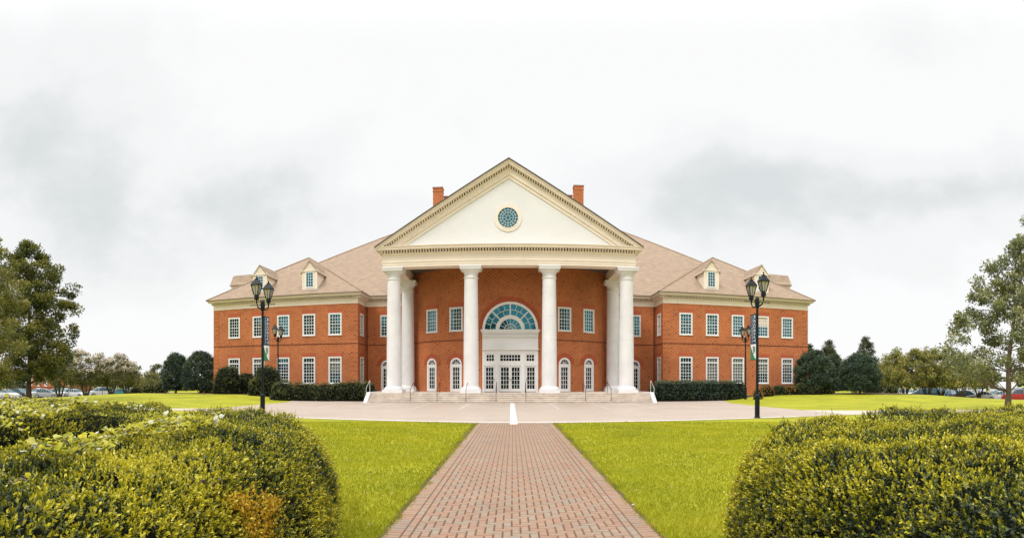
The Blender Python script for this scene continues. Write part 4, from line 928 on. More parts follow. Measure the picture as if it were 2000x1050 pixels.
for (px, r, w, H, lab) in ((266, 78, 1.9, 1.5, 'round clipped shrub nearest the left parking lot'), (292, 77, 1.9, 1.55, 'round clipped shrub in the middle of the three by the lot'), (314, 76, 1.8, 1.6, 'round clipped shrub beside the dark left hollies')): shrub(px, r, w, H, M['shrub'], lab, .62, 30, .14, 'round shrubs by the left lot')
shrub(1741, 72, 1.7, 1.4, M['shrub'], 'rounded olive shrub at the left end of the right parking lot', .60, 30, .14)
shrub(405, 68, 2.2, 1.0, M['vine'], 'bright yellow green shrub behind the left holly trunks', .3, 25, .14, base=.2)

# trees -------------------------------------------------------------
def crown_points(shape, n_cl, n_leaf, crad, rnd_seed, pw=.42, tmax=1.0):
    """shape(t, phi)->radius at relative height t; returns clump centres and leaf points"""
    rg = np.random.default_rng(rnd_seed); C_ = []
    while len(C_) < n_cl:
        t = rg.random() * tmax; ph = rg.uniform(0, 2 * math.pi); R = shape(t, ph)
        if rg.random() * shape.rmax > R + .1 * shape.rmax: continue
        q = R * (rg.random() ** pw); C_.append((q * math.cos(ph), q * math.sin(ph), t))
    return np.array(C_), rg
class Shape:
    def __init__(s, fn, rmax, seed, wob=1.0): s.fn = fn; s.rmax = rmax; s.seed = seed; s.wob = wob
    def __call__(s, t, ph): return s.rmax * s.fn(t) * (1 + s.wob * (.16 * math.sin(2 * ph + s.seed + 4 * t) + .12 * math.sin(5 * ph + 9 * t + s.seed * 2)))
def tree(name, px, r, H, z_crown, rmax, fn, mt, label, group=None, n_cl=60, leaves=9000, L=.16, crad=.75, trunk=.2, bark='bark', vb=.5, seed=1, stems=1, limb=True, base=None, lean=0, off=0, blossom=0, wl=.5, pw=.42, wob=1.0, tmax=1.0):
    cx, cy = at(px, r); zb = tz(cx, cy) - .03 if base is None else base
    o = thing(name, (cx, cy, zb), label, 'tree', group); sh_ = Shape(fn, rmax, seed, wob); cl, rg = crown_points(sh_, n_cl, leaves, crad, seed, pw, tmax); random.seed(seed)
    hc = H - z_crown; C3 = np.stack([cl[:, 0] + cx + off * cl[:, 2], cl[:, 1] + cy, zb + z_crown + cl[:, 2] * hc], 1)
    tm = MB(); top = zb + z_crown + hc * (.8 if tmax == 1 else .55)
    if stems == 1:
        pts = [(cx + lean * k / 8 + .06 * math.sin(k * 1.3 + seed), cy + .05 * math.cos(k * 1.7 + seed), zb + (top - zb) * k / 8) for k in range(9)]
        rad = [trunk * (1.25 if k == 0 else 1) * (1 - .85 * k / 8) for k in range(9)]; tm.tube(pts, rad, 9)
        trunks = [pts]
    else:
        trunks = []
        for s_ in range(stems):
            a = 2 * math.pi * s_ / stems + seed; sp = rmax * .42
            pts = [(cx + math.cos(a) * (.10 + sp * (k / 6) ** 1.3) + .05 * math.sin(k + s_), cy + math.sin(a) * (.10 + sp * (k / 6) ** 1.3), zb + (z_crown + hc * .45) * k / 6) for k in range(7)]
            tm.tube(pts, [trunk * (1 - .7 * k / 6) for k in range(7)], 7); trunks.append(pts)
    if limb:
        for i in range(len(C3)):
            c = C3[i]; T = trunks[i % len(trunks)]
            k = min(range(len(T)), key=lambda k: abs(T[k][2] - (c[2] - .45 * math.hypot(c[0] - cx, c[1] - cy)))); a = np.array(T[max(k, 1)])
            if i % (2 if n_cl < 60 else 5) == 0:
                d = np.linalg.norm(c - a); tm.tube([a, a * .5 + c * .5 + np.array([0, 0, -.06 * d]), c], [max(.012, trunk * .19), max(.01, trunk * .12), .008], 5, caps=False)
    tm.build('trunk', M[bark], o, smooth=True)
    per = leaves // n_cl; idx = np.repeat(np.arange(n_cl), per); n = len(idx); u = rg.normal(size=(n, 3)); u /= np.linalg.norm(u, axis=1, keepdims=True)
    cr = crad * rg.uniform(.6, 1.25, n_cl); q = cr[idx] * rg.random(n) ** .45; P = C3[idx] + u * q[:, None] * np.array([1, 1, .72]); cv = rg.normal(0, .10, n_cl)
    ctr = np.array([cx, cy, zb + z_crown + hc * .45]); ow = P - ctr; ow /= np.linalg.norm(ow, axis=1, keepdims=True) + 1e-9
    ax = ow * .5 + u * .4 + rg.normal(size=(n, 3)) * .6 + np.array([0, 0, .1]); nr = ow * .4 + np.array([0, 0, .6]) + rg.normal(size=(n, 3)) * .6
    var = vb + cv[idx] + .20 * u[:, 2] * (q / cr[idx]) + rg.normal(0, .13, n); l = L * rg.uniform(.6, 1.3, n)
    mi = None; mats = [M[mt]]
    if blossom:
        mats.append(M['blossom']); hi = (cl[idx, 2] > .34) & (u[:, 2] > -.1); mi = ((rg.random(n) < blossom) & hi).astype(int); l = np.where(mi == 1, l * 1.25, l)
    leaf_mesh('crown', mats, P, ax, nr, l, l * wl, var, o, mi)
    return o
oak = lambda t: max(.05, math.sin(math.pi * min(1, (t * .86 + .14))) ** .7 * (1 - .25 * t))
cone = lambda t: max(.04, (1 - t) ** .8 * min(1, .55 + t * 2.2))
column_ = lambda t: max(.06, min(1, .75 + t) * (1 - t ** 3.2) ** .7)
umbr = lambda t: max(.05, (1 - (t - .25) ** 2 / .62) ** .5 if (t - .25) ** 2 < .62 else .05)
tree('oak_tree', 57, 50, 13.6, 2.0, 4.6, oak, 'oakL', 'large dark green oak on the left lawn, its trunk in view', n_cl=270, leaves=50000, L=.23, crad=.70, trunk=.24, vb=.63, seed=3, wob=.7)
tree('oak_tree', -46, 38, 11.9, 1.3, 3.9, oak, 'oakN', 'paler golden oak at the left edge of the view, trunk out of frame', n_cl=200, leaves=30000, L=.20, crad=.62, trunk=.2, vb=.54, seed=5, wob=.6)
tree('oak_tree', 1966, 31, 10.7, 1.75, 4.6, cone, 'oakR', 'grey green young oak with slim trunk on the right lawn', n_cl=235, leaves=30000, L=.17, crad=.48, trunk=.175, vb=.55, seed=8, bark='bark_pale', lean=.9, off=1.7, wob=.7)
for i, (px, r, H, R, lab) in enumerate(((116, 76, 6.2, 3.3, 'crape myrtle half hidden by the big left oak'), (168, 74, 6.4, 3.4, 'white blossomed crape myrtle with many stems by the white SUV'), (217, 77, 6.0, 3.3, 'white flowering crape myrtle right of the white SUV'), (246, 84, 5.4, 2.6, 'smallest crape myrtle at the right end of the left row'))):
    tree('crape_myrtle', px, r, H, 2.4, R, umbr, 'myrtleL', lab, 'crape myrtles along the left lot', n_cl=95, leaves=9500, L=.22, crad=.58, wob=.6, trunk=.11, stems=6, vb=.48, seed=20 + i, blossom=.60 if i in (1, 2) else .2)
for i, (px, r, H, R, lab) in enumerate(((1738, 82, 6.2, 3.0, 'leftmost crape myrtle of the right row, beside the dark holly'), (1768, 76, 6.6, 3.5, 'broad rusty crape myrtle before the white SUV and blue van'), (1811, 77, 7.1, 3.7, 'tallest rusty crape myrtle, behind it the blue van'), (1838, 80, 6.6, 3.3, 'crape myrtle in front of the tall parking lot lamp'), (1876, 76, 5.6, 3.2, 'low spreading crape myrtle by the dark grey hatchback'), (1912, 82, 5.0, 2.8, 'small crape myrtle partly behind the young right oak'))):
    tree('crape_myrtle', px, r, H, 2.2, R, umbr, 'myrtleR', lab, 'crape myrtles along the right lot', n_cl=95, leaves=9500, L=.23, crad=.58, wob=.6, trunk=.10, stems=6, vb=.60, seed=40 + i)
dome = lambda t: max(.08, (1 - min(1, max(0, (t - .28) / .68)) ** 2.0) ** .62 * min(1, .80 + t * .8))
cone2 = lambda t: max(.10, (1 - t) ** .55 * min(1, .7 + t * 1.5))
def holly(px, r, H, R, lab, seed, zc=.5, fn=dome, mt='dkshrub', vb=.55, base=None):
    return tree('holly_tree', px, r, H, zc, R, fn, mt, lab, n_cl=460, leaves=30000, L=.14, crad=.36, trunk=.12, vb=vb + .04, seed=seed, base=base, pw=.22, wob=.16, tmax=.93)
holly(344, 66, 4.75, 1.55, 'dark dome shaped holly, left of the pair by the left wing', 61)
holly(393, 63, 4.75, 2.0, 'dark dome shaped holly touching the left wing corner', 62)
holly(1590, 57, 4.45, 1.95, 'dark holly at the corner of the right wing', 63)
holly(1679, 58, 4.3, 2.05, 'broad dark holly, rightmost, on the mulch bed', 64)
holly(1628, 66, 4.6, 1.3, 'dark holly behind and between the two front right hollies', 65, vb=.60)
for (px, r, H, R, lab, sd_) in ((1619, 82, 7.6, 2.1, 'conical evergreen rising behind the middle right holly', 71), (1692, 84, 8.9, 2.7, 'tallest conical evergreen behind the rightmost holly', 72), (1580, 74, 6.1, 1.1, 'narrow evergreen peeping past the right wing corner', 73)):
    tree('evergreen_tree', px, r, H, .8, R, cone2, 'conifer', lab, n_cl=320, leaves=17000, L=.2, crad=.5, trunk=.14, vb=.52, seed=sd_, wob=.5)
tree('young_tree', 271, 82, 5.4, 1.2, 1.1, cone, 'oakN', 'thin sparse young tree above the round shrubs', n_cl=16, leaves=520, L=.26, crad=.5, trunk=.05, vb=.5, seed=81)
tree('distant_tree', 308, 120, 6.3, .6, 2.8, oak, 'conifer', 'rounded tree far behind the left hollies', n_cl=40, leaves=3500, L=.35, crad=.8, trunk=.16, vb=.75, seed=82)
tree('distant_tree', 288, 98, 4.2, .4, 2.6, umbr, 'myrtleL', 'golden bushy tree between the young tree and the hollies', n_cl=36, leaves=3000, L=.3, crad=.7, trunk=.12, vb=.62, seed=83)
for i, (px, r, H, R, mt, lab) in enumerate(((30, 112, 4.6, 2.6, 'conifer', 'dark bushy tree behind the leftmost parked cars'), (140, 112, 4.8, 3.0, 'myrtleL', 'olive tree behind the parked white hatchback'), (200, 118, 5.0, 3.4, 'myrtleL', 'olive tree behind the white SUV'), (248, 116, 4.8, 3.0, 'conifer', 'dark tree behind the teal car'), (1722, 100, 4.6, 2.8, 'conifer', 'dark tree behind the left end of the right lot'), (1800, 112, 4.6, 3.4, 'myrtleL', 'olive tree behind the blue van'), (1850, 114, 4.2, 3.0, 'myrtleR', 'rusty tree behind the tall lot lamp'))):
    tree('distant_tree', px, r, H, .6, R, umbr, mt, lab, n_cl=30, leaves=2200, L=.34, crad=.85, trunk=.14, vb=.45, seed=90 + i)

# far woods, all round, one mass (its rows behind the viewer show mirrored in the hall's windows)
def woods(segs):
    Ps, Vs = [], []
    for (a0, a1, r, H, th, n) in segs:
        a = rng.uniform(a0, a1, n); rr = r + rng.uniform(0, th, n); x = rr * np.sin(a); y = rr * np.cos(a)
        top = H * (.72 + .2 * np.sin(a * 37 + r) + .16 * np.sin(a * 91 + 2) + .10 * np.sin(a * 190)); u = rng.random(n) ** .7
        Ps.append(np.stack([x, y, terrain(x, y) + top * u], 1)); Vs.append(.35 + .3 * u + .2 * np.sin(a * 53 + r) + rng.normal(0, .12, n))
    P = np.concatenate(Ps); n = len(P); o = leaf_mesh('far_woods', M['woods'], P, unit(n) + np.array([0, 0, .2]), unit(n) + np.array([0, 0, .3]), 1.0 * rng.uniform(.7, 1.7, n), .8 * rng.uniform(.7, 1.4, n), np.concatenate(Vs), None)
    o['kind'] = 'stuff'; return o
woods([(-1.35, -.52, 165, 5.4, 14, 5000), (.50, 1.35, 165, 5.2, 14, 5000), (1.35, 2.35, 90, 14, 12, 5000), (-2.35, -1.35, 90, 14, 12, 5000), (2.35, 3.93, 78, 25, 14, 16000)])

# ------------------------------------------------------------------ grass blades on the near lawn
def grass():
    n = 230000; r = 5.2 + (24 - 5.2) * rng.random(n) ** 1.35; a = rng.uniform(-.50, .56, n); x = r * np.sin(a); y = r * np.cos(a)
    keep = (np.abs(x - (.085 + .0018 * y)) > 1.49 + .035 * vnoise(np.stack([np.sign(x), y, y * 0], 1), 4.1) * 1.3 + rng.uniform(-.05, .03, n)) & ~in_poly(x, y, plaza_poly)
    for h in HED.values(): keep &= sdf(x, y, h.poly) < .05
    x, y, r = x[keep], y[keep], r[keep]; n = len(x); P = np.stack([x, y, terrain(x, y)], 1)
    q = np.stack([x, y, 0 * x], 1); pat = vnoise(q, .8) * .5 + vnoise(q + 3, 2.1) * .5
    ax = unit(n) * np.array([.8, .8, .1]) + np.array([0, 0, 1.0]); L = .055 * rng.uniform(.5, 1.3, n) * (1 + .25 * pat)
    edge = np.abs(np.abs(x - .1) - 1.5) < .18; L = np.where(edge, L * 1.25, L)
    o = leaf_mesh('grass', M['blade'], P, ax, unit(n) * np.array([1, 1, .3]), L, .0065 * np.clip(r / 7, 1, 2.6), .47 + .36 * pat + rng.normal(0, .15, n), None, fold=.05)
    o['kind'] = 'stuff'
grass()
P = []
while len(P) < 110:
    r = 6 + 16 * random.random(); a = random.uniform(-.45, .5); x, y = r * math.sin(a), r * math.cos(a)
    if abs(x - .1) > 1.6 and not in_poly(np.array([x]), np.array([y]), plaza_poly)[0] and all(sdf(np.array([x]), np.array([y]), h.poly)[0] < 0 for h in HED.values()): P.append((x, y, tz(x, y) + .05))
P = np.repeat(np.array(P), 5, 0); n = len(P)
o = leaf_mesh('clover_flowers', M['blossom'], P, unit(n) + np.array([0, 0, .3]), unit(n), .016, .015, rng.random(n), None); o['kind'] = 'stuff'
P = []
for _ in range(420):
    y = random.uniform(5.5, 22.5); sd_ = random.choice((-1, 1)); P.append((pxc(y) + sd_ * (1.5 - abs(random.gauss(0, .07))), y, .022))
P = np.array(P); n = len(P); o = leaf_mesh('grass_clippings', M['blade'], P, unit(n) * np.array([1, 1, .08]), unit(n) * .1 + np.array([0, 0, 1.0]), .05 * rng.uniform(.5, 1.4, n), .012, .9 + .1 * rng.random(n), None, fold=.02); o['kind'] = 'stuff'
# small fallen leaves along the path edge
mb = None
for i, (px, py, c, lab) in enumerate(((1275, 1030, 'orange', 'orange fallen leaf at the right edge of the brick path'), (1236, 990, 'banner_white', 'white scrap on the right edge of the path'),)):
    r = 1.7 * F / (py - HZ); x, y = at(px, r); b = MB()
    b.face([(x - .03, y, .03), (x, y - .022, .035), (x + .035, y + .005, .045), (x + .005, y + .03, .03)]); o = b.build('fallen_leaf' if i == 0 else 'paper_scrap', mat('leaf_litter' if i == 0 else 'paper', (.5, .14, .03) if i == 0 else (.75, .72, .7), .7)); tag(o, lab, 'leaf' if i == 0 else 'litter')

# ------------------------------------------------------------------ street lamps and banners
def make_lamp(x, y, z, label, group):
    o = thing('street_lamp', (x, y, z), label, 'street lamp', group)
    b = MB(); b.lathe(x, y, [(.14, z), (.14, z + .06), (.115, z + .08), (.115, z + .98), (.125, z + .99), (.125, z + 1.04), (.075, z + 1.10), (.06, z + 1.12)], 12); smooth_by_angle(b.build('lamp_base', M['lamp'], o))
    b = MB(); b.lathe(x, y, [(.066, z + 1.08), (.062, z + 3), (.058, z + 4.7), (.07, z + 4.72), (.07, z + 4.78), (.056, z + 4.80), (.056, z + 5.05), (.10, z + 5.10), (.115, z + 5.3), (.10, z + 5.48), (.05, z + 5.56), (.0, z + 5.6)], 14); smooth_by_angle(b.build('lamp_post', M['lamp'], o))
    b = MB(); zc = z + 5.34; b.tube([(x - .62, y, zc), (x + .62, y, zc)], [.018, .018], 8); b.lathe(x - .62, y, [(0, zc - .035), (.035, zc), (0, zc + .035)], 8); b.lathe(x + .62, y, [(0, zc - .035), (.035, zc), (0, zc + .035)], 8); b.build('ladder_bar', M['lamp'], o)
    for s in (-1, 1):
        b = MB(); pts = [(x, y + s * .06, z + 5.2), (x, y + s * .30, z + 5.12), (x, y + s * .55, z + 5.18), (x, y + s * .68, z + 5.34), (x, y + s * .68, z + 5.52)]; b.tube(pts, [.04, .035, .035, .035, .045], 8); smooth_by_angle(b.build('arm', M['lamp'], o), 60)
        ly = y + s * .68; zb = z + 5.5; f = MB()
        f.lathe(x, ly, [(.0, zb), (.09, zb), (.12, zb + .05), (.11, zb + .20), (.125, zb + .22), (.0, zb + .22)], 10)
        w0, w1, z0, z1 = .095, .185, zb + .22, zb + .66
        for sx in (-1, 1):
            for sy in (-1, 1): f.tube([(x + sx * w0, ly + sy * w0, z0), (x + sx * w1, ly + sy * w1, z1)], [.025, .025], 4)
        for sx, sy in ((0, 1), (0, -1), (1, 0), (-1, 0)): f.tube([(x + sx * w0, ly + sy * w0, z0), (x + sx * w1, ly + sy * w1, z1)], [.010, .010], 4)
        f.box(x - w1 - .03, x + w1 + .03, ly - w1 - .03, ly + w1 + .03, z1, z1 + .03)
        q = [(x - w1 - .035, ly - w1 - .035, z1 + .03), (x + w1 + .035, ly - w1 - .035, z1 + .03), (x + w1 + .035, ly + w1 + .035, z1 + .03), (x - w1 - .035, ly + w1 + .035, z1 + .03), (x - .10, ly - .10, z1 + .25), (x + .10, ly - .10, z1 + .25), (x + .10, ly + .10, z1 + .25), (x - .10, ly + .10, z1 + .25)]; f.hexa(q)
        q = [(x - .07, ly - .07, z1 + .25), (x + .07, ly - .07, z1 + .25), (x + .07, ly + .07, z1 + .25), (x - .07, ly + .07, z1 + .25), (x - .07, ly - .07, z1 + .31), (x + .07, ly - .07, z1 + .31), (x + .07, ly + .07, z1 + .31), (x - .07, ly + .07, z1 + .31)]; f.hexa(q)
        f.lathe(x, ly, [(.0, z1 + .31), (.04, z1 + .32), (.02, z1 + .36), (.04, z1 + .40), (.012, z1 + .43), (.0, z1 + .50)], 8)
        ln = f.build('lantern', M['lamp'], o)
        g = MB(); w0 -= .008; w1 -= .008
        g.hexa([(x - w0, ly - w0, z0), (x + w0, ly - w0, z0), (x + w0, ly + w0, z0), (x - w0, ly + w0, z0), (x - w1, ly - w1, z1), (x + w1, ly - w1, z1), (x + w1, ly + w1, z1), (x - w1, ly + w1, z1)]); g.build('lantern_glass', M['lamp_glass'], ln)
    return o
LG = 'twin lantern lamps round the plaza'
LX, LY = at(513, 27.6); RX, RY = at(1479, 26.6); L2 = at(543, 51.2); R2 = at(1456, 51.2)
make_lamp(LX, LY, 0, 'tall black twin lantern lamp with banner, front left of the plaza', LG)
make_lamp(RX, RY, 0, 'tall black twin lantern lamp with banner, front right of the plaza', LG)
make_lamp(*L2, tz(*L2) - .02, 'smaller looking twin lantern lamp before the left wing shrubs', LG)
make_lamp(*R2, tz(*R2) - .02, 'smaller looking twin lantern lamp before the dark right hedge', LG)
def text_mesh(txt, size, thick):
    c = bpy.data.curves.new('lettering', 'FONT'); c.body = txt; c.size = size; c.extrude = thick; c.offset = .0; c.align_x = 'LEFT'; c.space_character = 1.05
    t = bpy.data.objects.new('lettering', c); COL.objects.link(t); dg = bpy.context.evaluated_depsgraph_get(); me = bpy.data.meshes.new_from_object(t.evaluated_get(dg)); bpy.data.objects.remove(t); return me
def banner(x, y, face, label):
    """hangs from two rods, reaching away from the walk (+Y); face = +1 shows its front to +X"""
    y0 = y + .10; W = .66; zt, zm, zb = 4.80, 3.42, 2.70
    o = thing('banner', (x, y0, zb), label, 'banner', 'banners on the front lamp posts')
    U = lambda u: y0 + u                      # u: 0 at the post
    def slab(mb, pts, d0, d1):                # pts (u,z)
        for d in (d0, d1): mb.face([(x + d, U(u), z) for u, z in pts])
        for a, b in zip(pts, pts[1:] + pts[:1]): mb.face([(x + d0, U(a[0]), a[1]), (x + d0, U(b[0]), b[1]), (x + d1, U(b[0]), b[1]), (x + d1, U(a[0]), a[1])])
    b = MB(); slab(b, [(0, zm), (W, zm), (W, zt), (0, zt)], -.004, .004); b.build('blue_panel', M['navy'], o)
    # the near post edge of the front is its left or its right
    L_ = (lambda u: u) if face == 1 else (lambda u: W - u)     # L_: distance from the left edge of the seen face
    b = MB(); slab(b, [(0, zb), (W, zb), (W, zm - .001), (0, zm - .001)], -.004, .004); b.build('white_panel', M['banner_white'], o)
    b = MB(); pts = [(L_(0), zb + .0), (L_(W), zb)] + [(L_(W * (1 - t) ** 1.0), zb + (zm - zb) * .98 * t ** 1.55) for t in np.linspace(.12, 1, 9)]
    b.face([(x + face * .007, U(u), z) for u, z in pts]); b.build('green_sweep', M['banner_green'], o)
    b = MB(); e0 = zm - .10
    for k in range(5): b.face([(x + face * .007, U(L_(.26)), e0 - .075 * k), (x + face * .007, U(L_(.40)), e0 - .075 * k + .01), (x + face * .007, U(L_(.39)), e0 - .075 * k - .05), (x + face * .007, U(L_(.27 + .02 * k)), e0 - .075 * k - .055)])
    b.build('emblem', M['navy'], o)
    b = MB(); b.face([(x + face * .007, U(L_(.42)), e0), (x + face * .007, U(L_(.54)), e0 - .04), (x + face * .007, U(L_(.53)), e0 - .24), (x + face * .007, U(L_(.46)), e0 - .32), (x + face * .007, U(L_(.42)), e0 - .22)]); b.build('emblem_leaf', M['banner_green'], o)
    for txt, size, ll, name in (('REGENT', .265, .35, 'lettering'), ('UNIVERSITY', .12, .15, 'lettering')):
        me = text_mesh(txt, size, .0015); n = len(me.vertices); co = np.empty(n * 3); me.vertices.foreach_get('co', co); co = co.reshape(n, 3)
        w = co[:, 0].max() - co[:, 0].min(); fx = (1.27 / w); tx = (co[:, 0] - co[:, 0].min()) * fx; ty_ = co[:, 1]
        if txt == 'REGENT': ty_ = ty_ * 1.15
        q = np.empty((n, 3)); q[:, 0] = x + face * (.0075 + co[:, 2]) ; lu = ll + ty_; q[:, 1] = [U(L_(v)) for v in lu]; q[:, 2] = zt - .05 - tx; q -= np.array(o.location)
        me.vertices.foreach_set('co', q.ravel()); me.materials.clear(); me.materials.append(M['banner_white']); me.update(); t = bpy.data.objects.new(name, me); COL.objects.link(t); t.parent = o
    b = MB()
    for z in (zt + .01, zb - .01): b = MB(); b.tube([(x, y + .03, z), (x, U(W) + .03, z)], [.014, .014], 8); b.build('rod', M['lamp'], o)
    return o
banner(LX, LY, 1, 'blue and white REGENT UNIVERSITY banner on the front left lamp')
banner(RX, RY, -1, 'blue and white REGENT UNIVERSITY banner on the front right lamp')

# ------------------------------------------------------------------ parked cars
PAINT = {}
def paint(c):
    if c not in PAINT: PAINT[c] = mat('car_paint', c, .28, coat=.6, vary=.04, vscale=2)
    return PAINT[c]
PROF = {   # side outline of body top (x from the nose, z), belt height, height where glass starts/ends
    'sedan': dict(L=4.5, W=1.78, belt=.93, top=[(0, .55), (.1, .70), (1.25, .90), (2.05, 1.36), (2.5, 1.42), (2.95, 1.38), (3.7, 1.0), (4.4, .93), (4.5, .60)], cab=(1.25, 3.7)),
    'hatch': dict(L=4.1, W=1.75, belt=.95, top=[(0, .55), (.08, .75), (.95, .96), (1.75, 1.45), (2.3, 1.52), (3.2, 1.48), (3.75, 1.15), (4.02, .95), (4.1, .55)], cab=(.95, 3.8)),
    'suv': dict(L=4.6, W=1.88, belt=1.08, top=[(0, .60), (.06, .92), (1.05, 1.08), (1.75, 1.62), (2.4, 1.71), (3.6, 1.68), (4.3, 1.30), (4.55, 1.0), (4.6, .60)], cab=(1.05, 4.3)),
    'van': dict(L=4.9, W=1.95, belt=1.05, top=[(0, .60), (.05, .85), (.75, 1.05), (1.65, 1.66), (2.3, 1.78), (4.3, 1.75), (4.75, 1.35), (4.88, 1.0), (4.9, .55)], cab=(.75, 4.72)),
    'pickup': dict(L=5.2, W=1.85, belt=1.05, top=[(0, .65), (.05, .95), (1.35, 1.05), (1.95, 1.65), (2.4, 1.70), (3.05, 1.66), (3.4, 1.06), (5.12, 1.04), (5.2, .7)], cab=(1.35, 3.4)),
    'box': dict(L=6.0, W=2.1, belt=1.2, top=[(0, .7), (.05, 1.1), (.6, 1.25), (1.1, 2.1), (1.5, 2.7), (5.9, 2.72), (5.98, 2.6), (6.0, .7)], cab=(.6, 1.5)),
}
def car(px, r, yaw, kind, color, label, group):
    p = PROF[kind]; cx, cy = at(px, r); z = tz(cx, cy) + .03; L, W = p['L'], p['W']; o = thing('parked_car', (cx, cy, z), label, 'car', group)
    ca, sa = math.cos(yaw), math.sin(yaw)
    def T(x, y, zz): x -= L / 2; return (cx + x * ca - y * sa, cy + x * sa + y * ca, z + zz)
    prof = p['top']; st_ = []
    for (x, zt) in prof:
        k = min(1, x / .5, (L - x) / .45); w = W / 2 * (.86 + .14 * max(0, k) ** .5)
        st_.append((x, zt, w))
    body, glass = MB(), MB(); belt = p['belt']
    def sec(x, zt, w):
        bt = min(belt, zt); tum = max(0, zt - belt); wt = w - tum * .34 if tum > .06 else w * .97
        return [(x, w * .93, .22), (x, w, .45), (x, w, bt * .85), (x, w * .985, bt), (x, wt, zt - (.03 if tum > .06 else 0)), (x, wt * .6, zt)]
    S = [sec(*q) for q in st_]
    c0, c1 = p['cab']
    for i in range(len(S) - 1):
        for k in range(5):
            for s in (-1, 1):
                q = [S[i][k], S[i + 1][k], S[i + 1][k + 1], S[i][k + 1]]; pts = [T(x, s * y, zz) for x, y, zz in q]
                hi = (S[i][5][2] > belt + .06 or S[i + 1][5][2] > belt + .06)
                slope = abs(S[i + 1][5][2] - S[i][5][2]) / max(.01, S[i + 1][0][0] - S[i][0][0])
                g_ = (k == 3 and hi and c0 <= S[i][0][0] and S[i + 1][0][0] <= c1 + .02) or (k == 4 and hi and slope > .38 and S[i][0][0] >= c0 - .01 and S[i + 1][0][0] <= c1 + .02)
                if kind == 'box' and S[i][0][0] >= 1.5: g_ = False
                (glass if g_ else body).face(pts)
        x0_, x1_ = S[i], S[i + 1]; q = [x0_[5], x1_[5]]
        hi = abs(x1_[5][2] - x0_[5][2]) / max(.01, x1_[0][0] - x0_[0][0]) > .38 and x0_[0][0] >= c0 - .01 and x1_[0][0] <= c1 + .02
        (glass if hi else body).face([T(x0_[5][0], x0_[5][1], x0_[5][2]), T(x1_[5][0], x1_[5][1], x1_[5][2]), T(x1_[5][0], -x1_[5][1], x1_[5][2]), T(x0_[5][0], -x0_[5][1], x0_[5][2])])
    for E in (S[0], S[-1]): body.face([T(x, y, zz) for x, y, zz in E] + [T(x, -y, zz) for x, y, zz in E[::-1]])
    # pillars
    for i, (x, zt, w) in enumerate(st_):
        if zt > belt + .3 and c0 < x < c1:
            for s in (-1, 1):
                a = S[i][3]; b = S[i][4]; body.tube([T(a[0], s * (a[1] + .004), a[2]), T(b[0], s * (b[1] + .004), b[2])], [.035, .03], 5)
    smooth_by_angle(body.build('body', paint(color), o, weld=True), 40); smooth_by_angle(glass.build('windows', M['car_glass'], o, weld=True), 30)
    rr = .33 if kind not in ('suv', 'pickup', 'box') else .37
    for x in (.82, L - .85):
        for s in (-1, 1):
            w_ = MB(); n = 16
            def R_pt(a, q, yy): return T(x + q * math.cos(a), s * yy, rr + q * math.sin(a))
            for k in range(n):
                a, b = 2 * math.pi * k / n, 2 * math.pi * (k + 1) / n
                w_.face([R_pt(a, rr, W / 2 - .20), R_pt(b, rr, W / 2 - .20), R_pt(b, rr, W / 2 + .012), R_pt(a, rr, W / 2 + .012)]); w_.face([R_pt(a, rr, W / 2 + .012), R_pt(b, rr, W / 2 + .012), R_pt(b, rr * .64, W / 2 + .018), R_pt(a, rr * .64, W / 2 + .018)])
            wo = w_.build('wheel', M['tyre'], o); g = MB(); g.face([R_pt(2 * math.pi * k / n, rr * .64, W / 2 + .016) for k in range(n)]); g.build('rim', M['rim'], wo)
    for s in (-1, 1):
        b = MB(); zt = prof[1][1]; q = [(-.012, W * .26, zt - .20), (-.012, W * .41, zt - .20), (.16, W * .45, zt - .02), (.02, W * .30, zt - .03)]; b.hexa([T(-.03, s * W * .25, zt - .20), T(.0, s * W * .42, zt - .20), T(.15, s * W * .42, zt - .20), T(.15, s * W * .25, zt - .20), T(.0, s * W * .25, zt - .05), T(.03, s * W * .42, zt - .05), T(.15, s * W * .42, zt - .04), T(.15, s * W * .25, zt - .04)]); b.build('headlight', M['clear_lens'], o)
        b = MB(); zt = prof[-2][1] - .03; b.hexa([T(L + .015, s * W * .28, zt - .22), T(L + .0, s * W * .43, zt - .22), T(L - .16, s * W * .435, zt - .22), T(L - .16, s * W * .28, zt - .22), T(L - .0, s * W * .28, zt), T(L - .02, s * W * .43, zt), T(L - .16, s * W * .435, zt), T(L - .16, s * W * .28, zt)]); b.build('taillight', M['red_lens'], o)
    return o
WH = (.72, .72, .71); SV = (.42, .43, .44); DG = (.04, .055, .06); NV = (.015, .04, .07); TL = (.02, .20, .22); RD = (.42, .03, .03); BL = (.03, .12, .20); PB = (.40, .52, .56)
GL, GR = 'cars in the left parking lot', 'cars in the right parking lot'
a_ = lambda px, d: -(px - 1000) / F + R_(d)       # yaw relative to the line of sight: 0 = side on, nose to the right... 
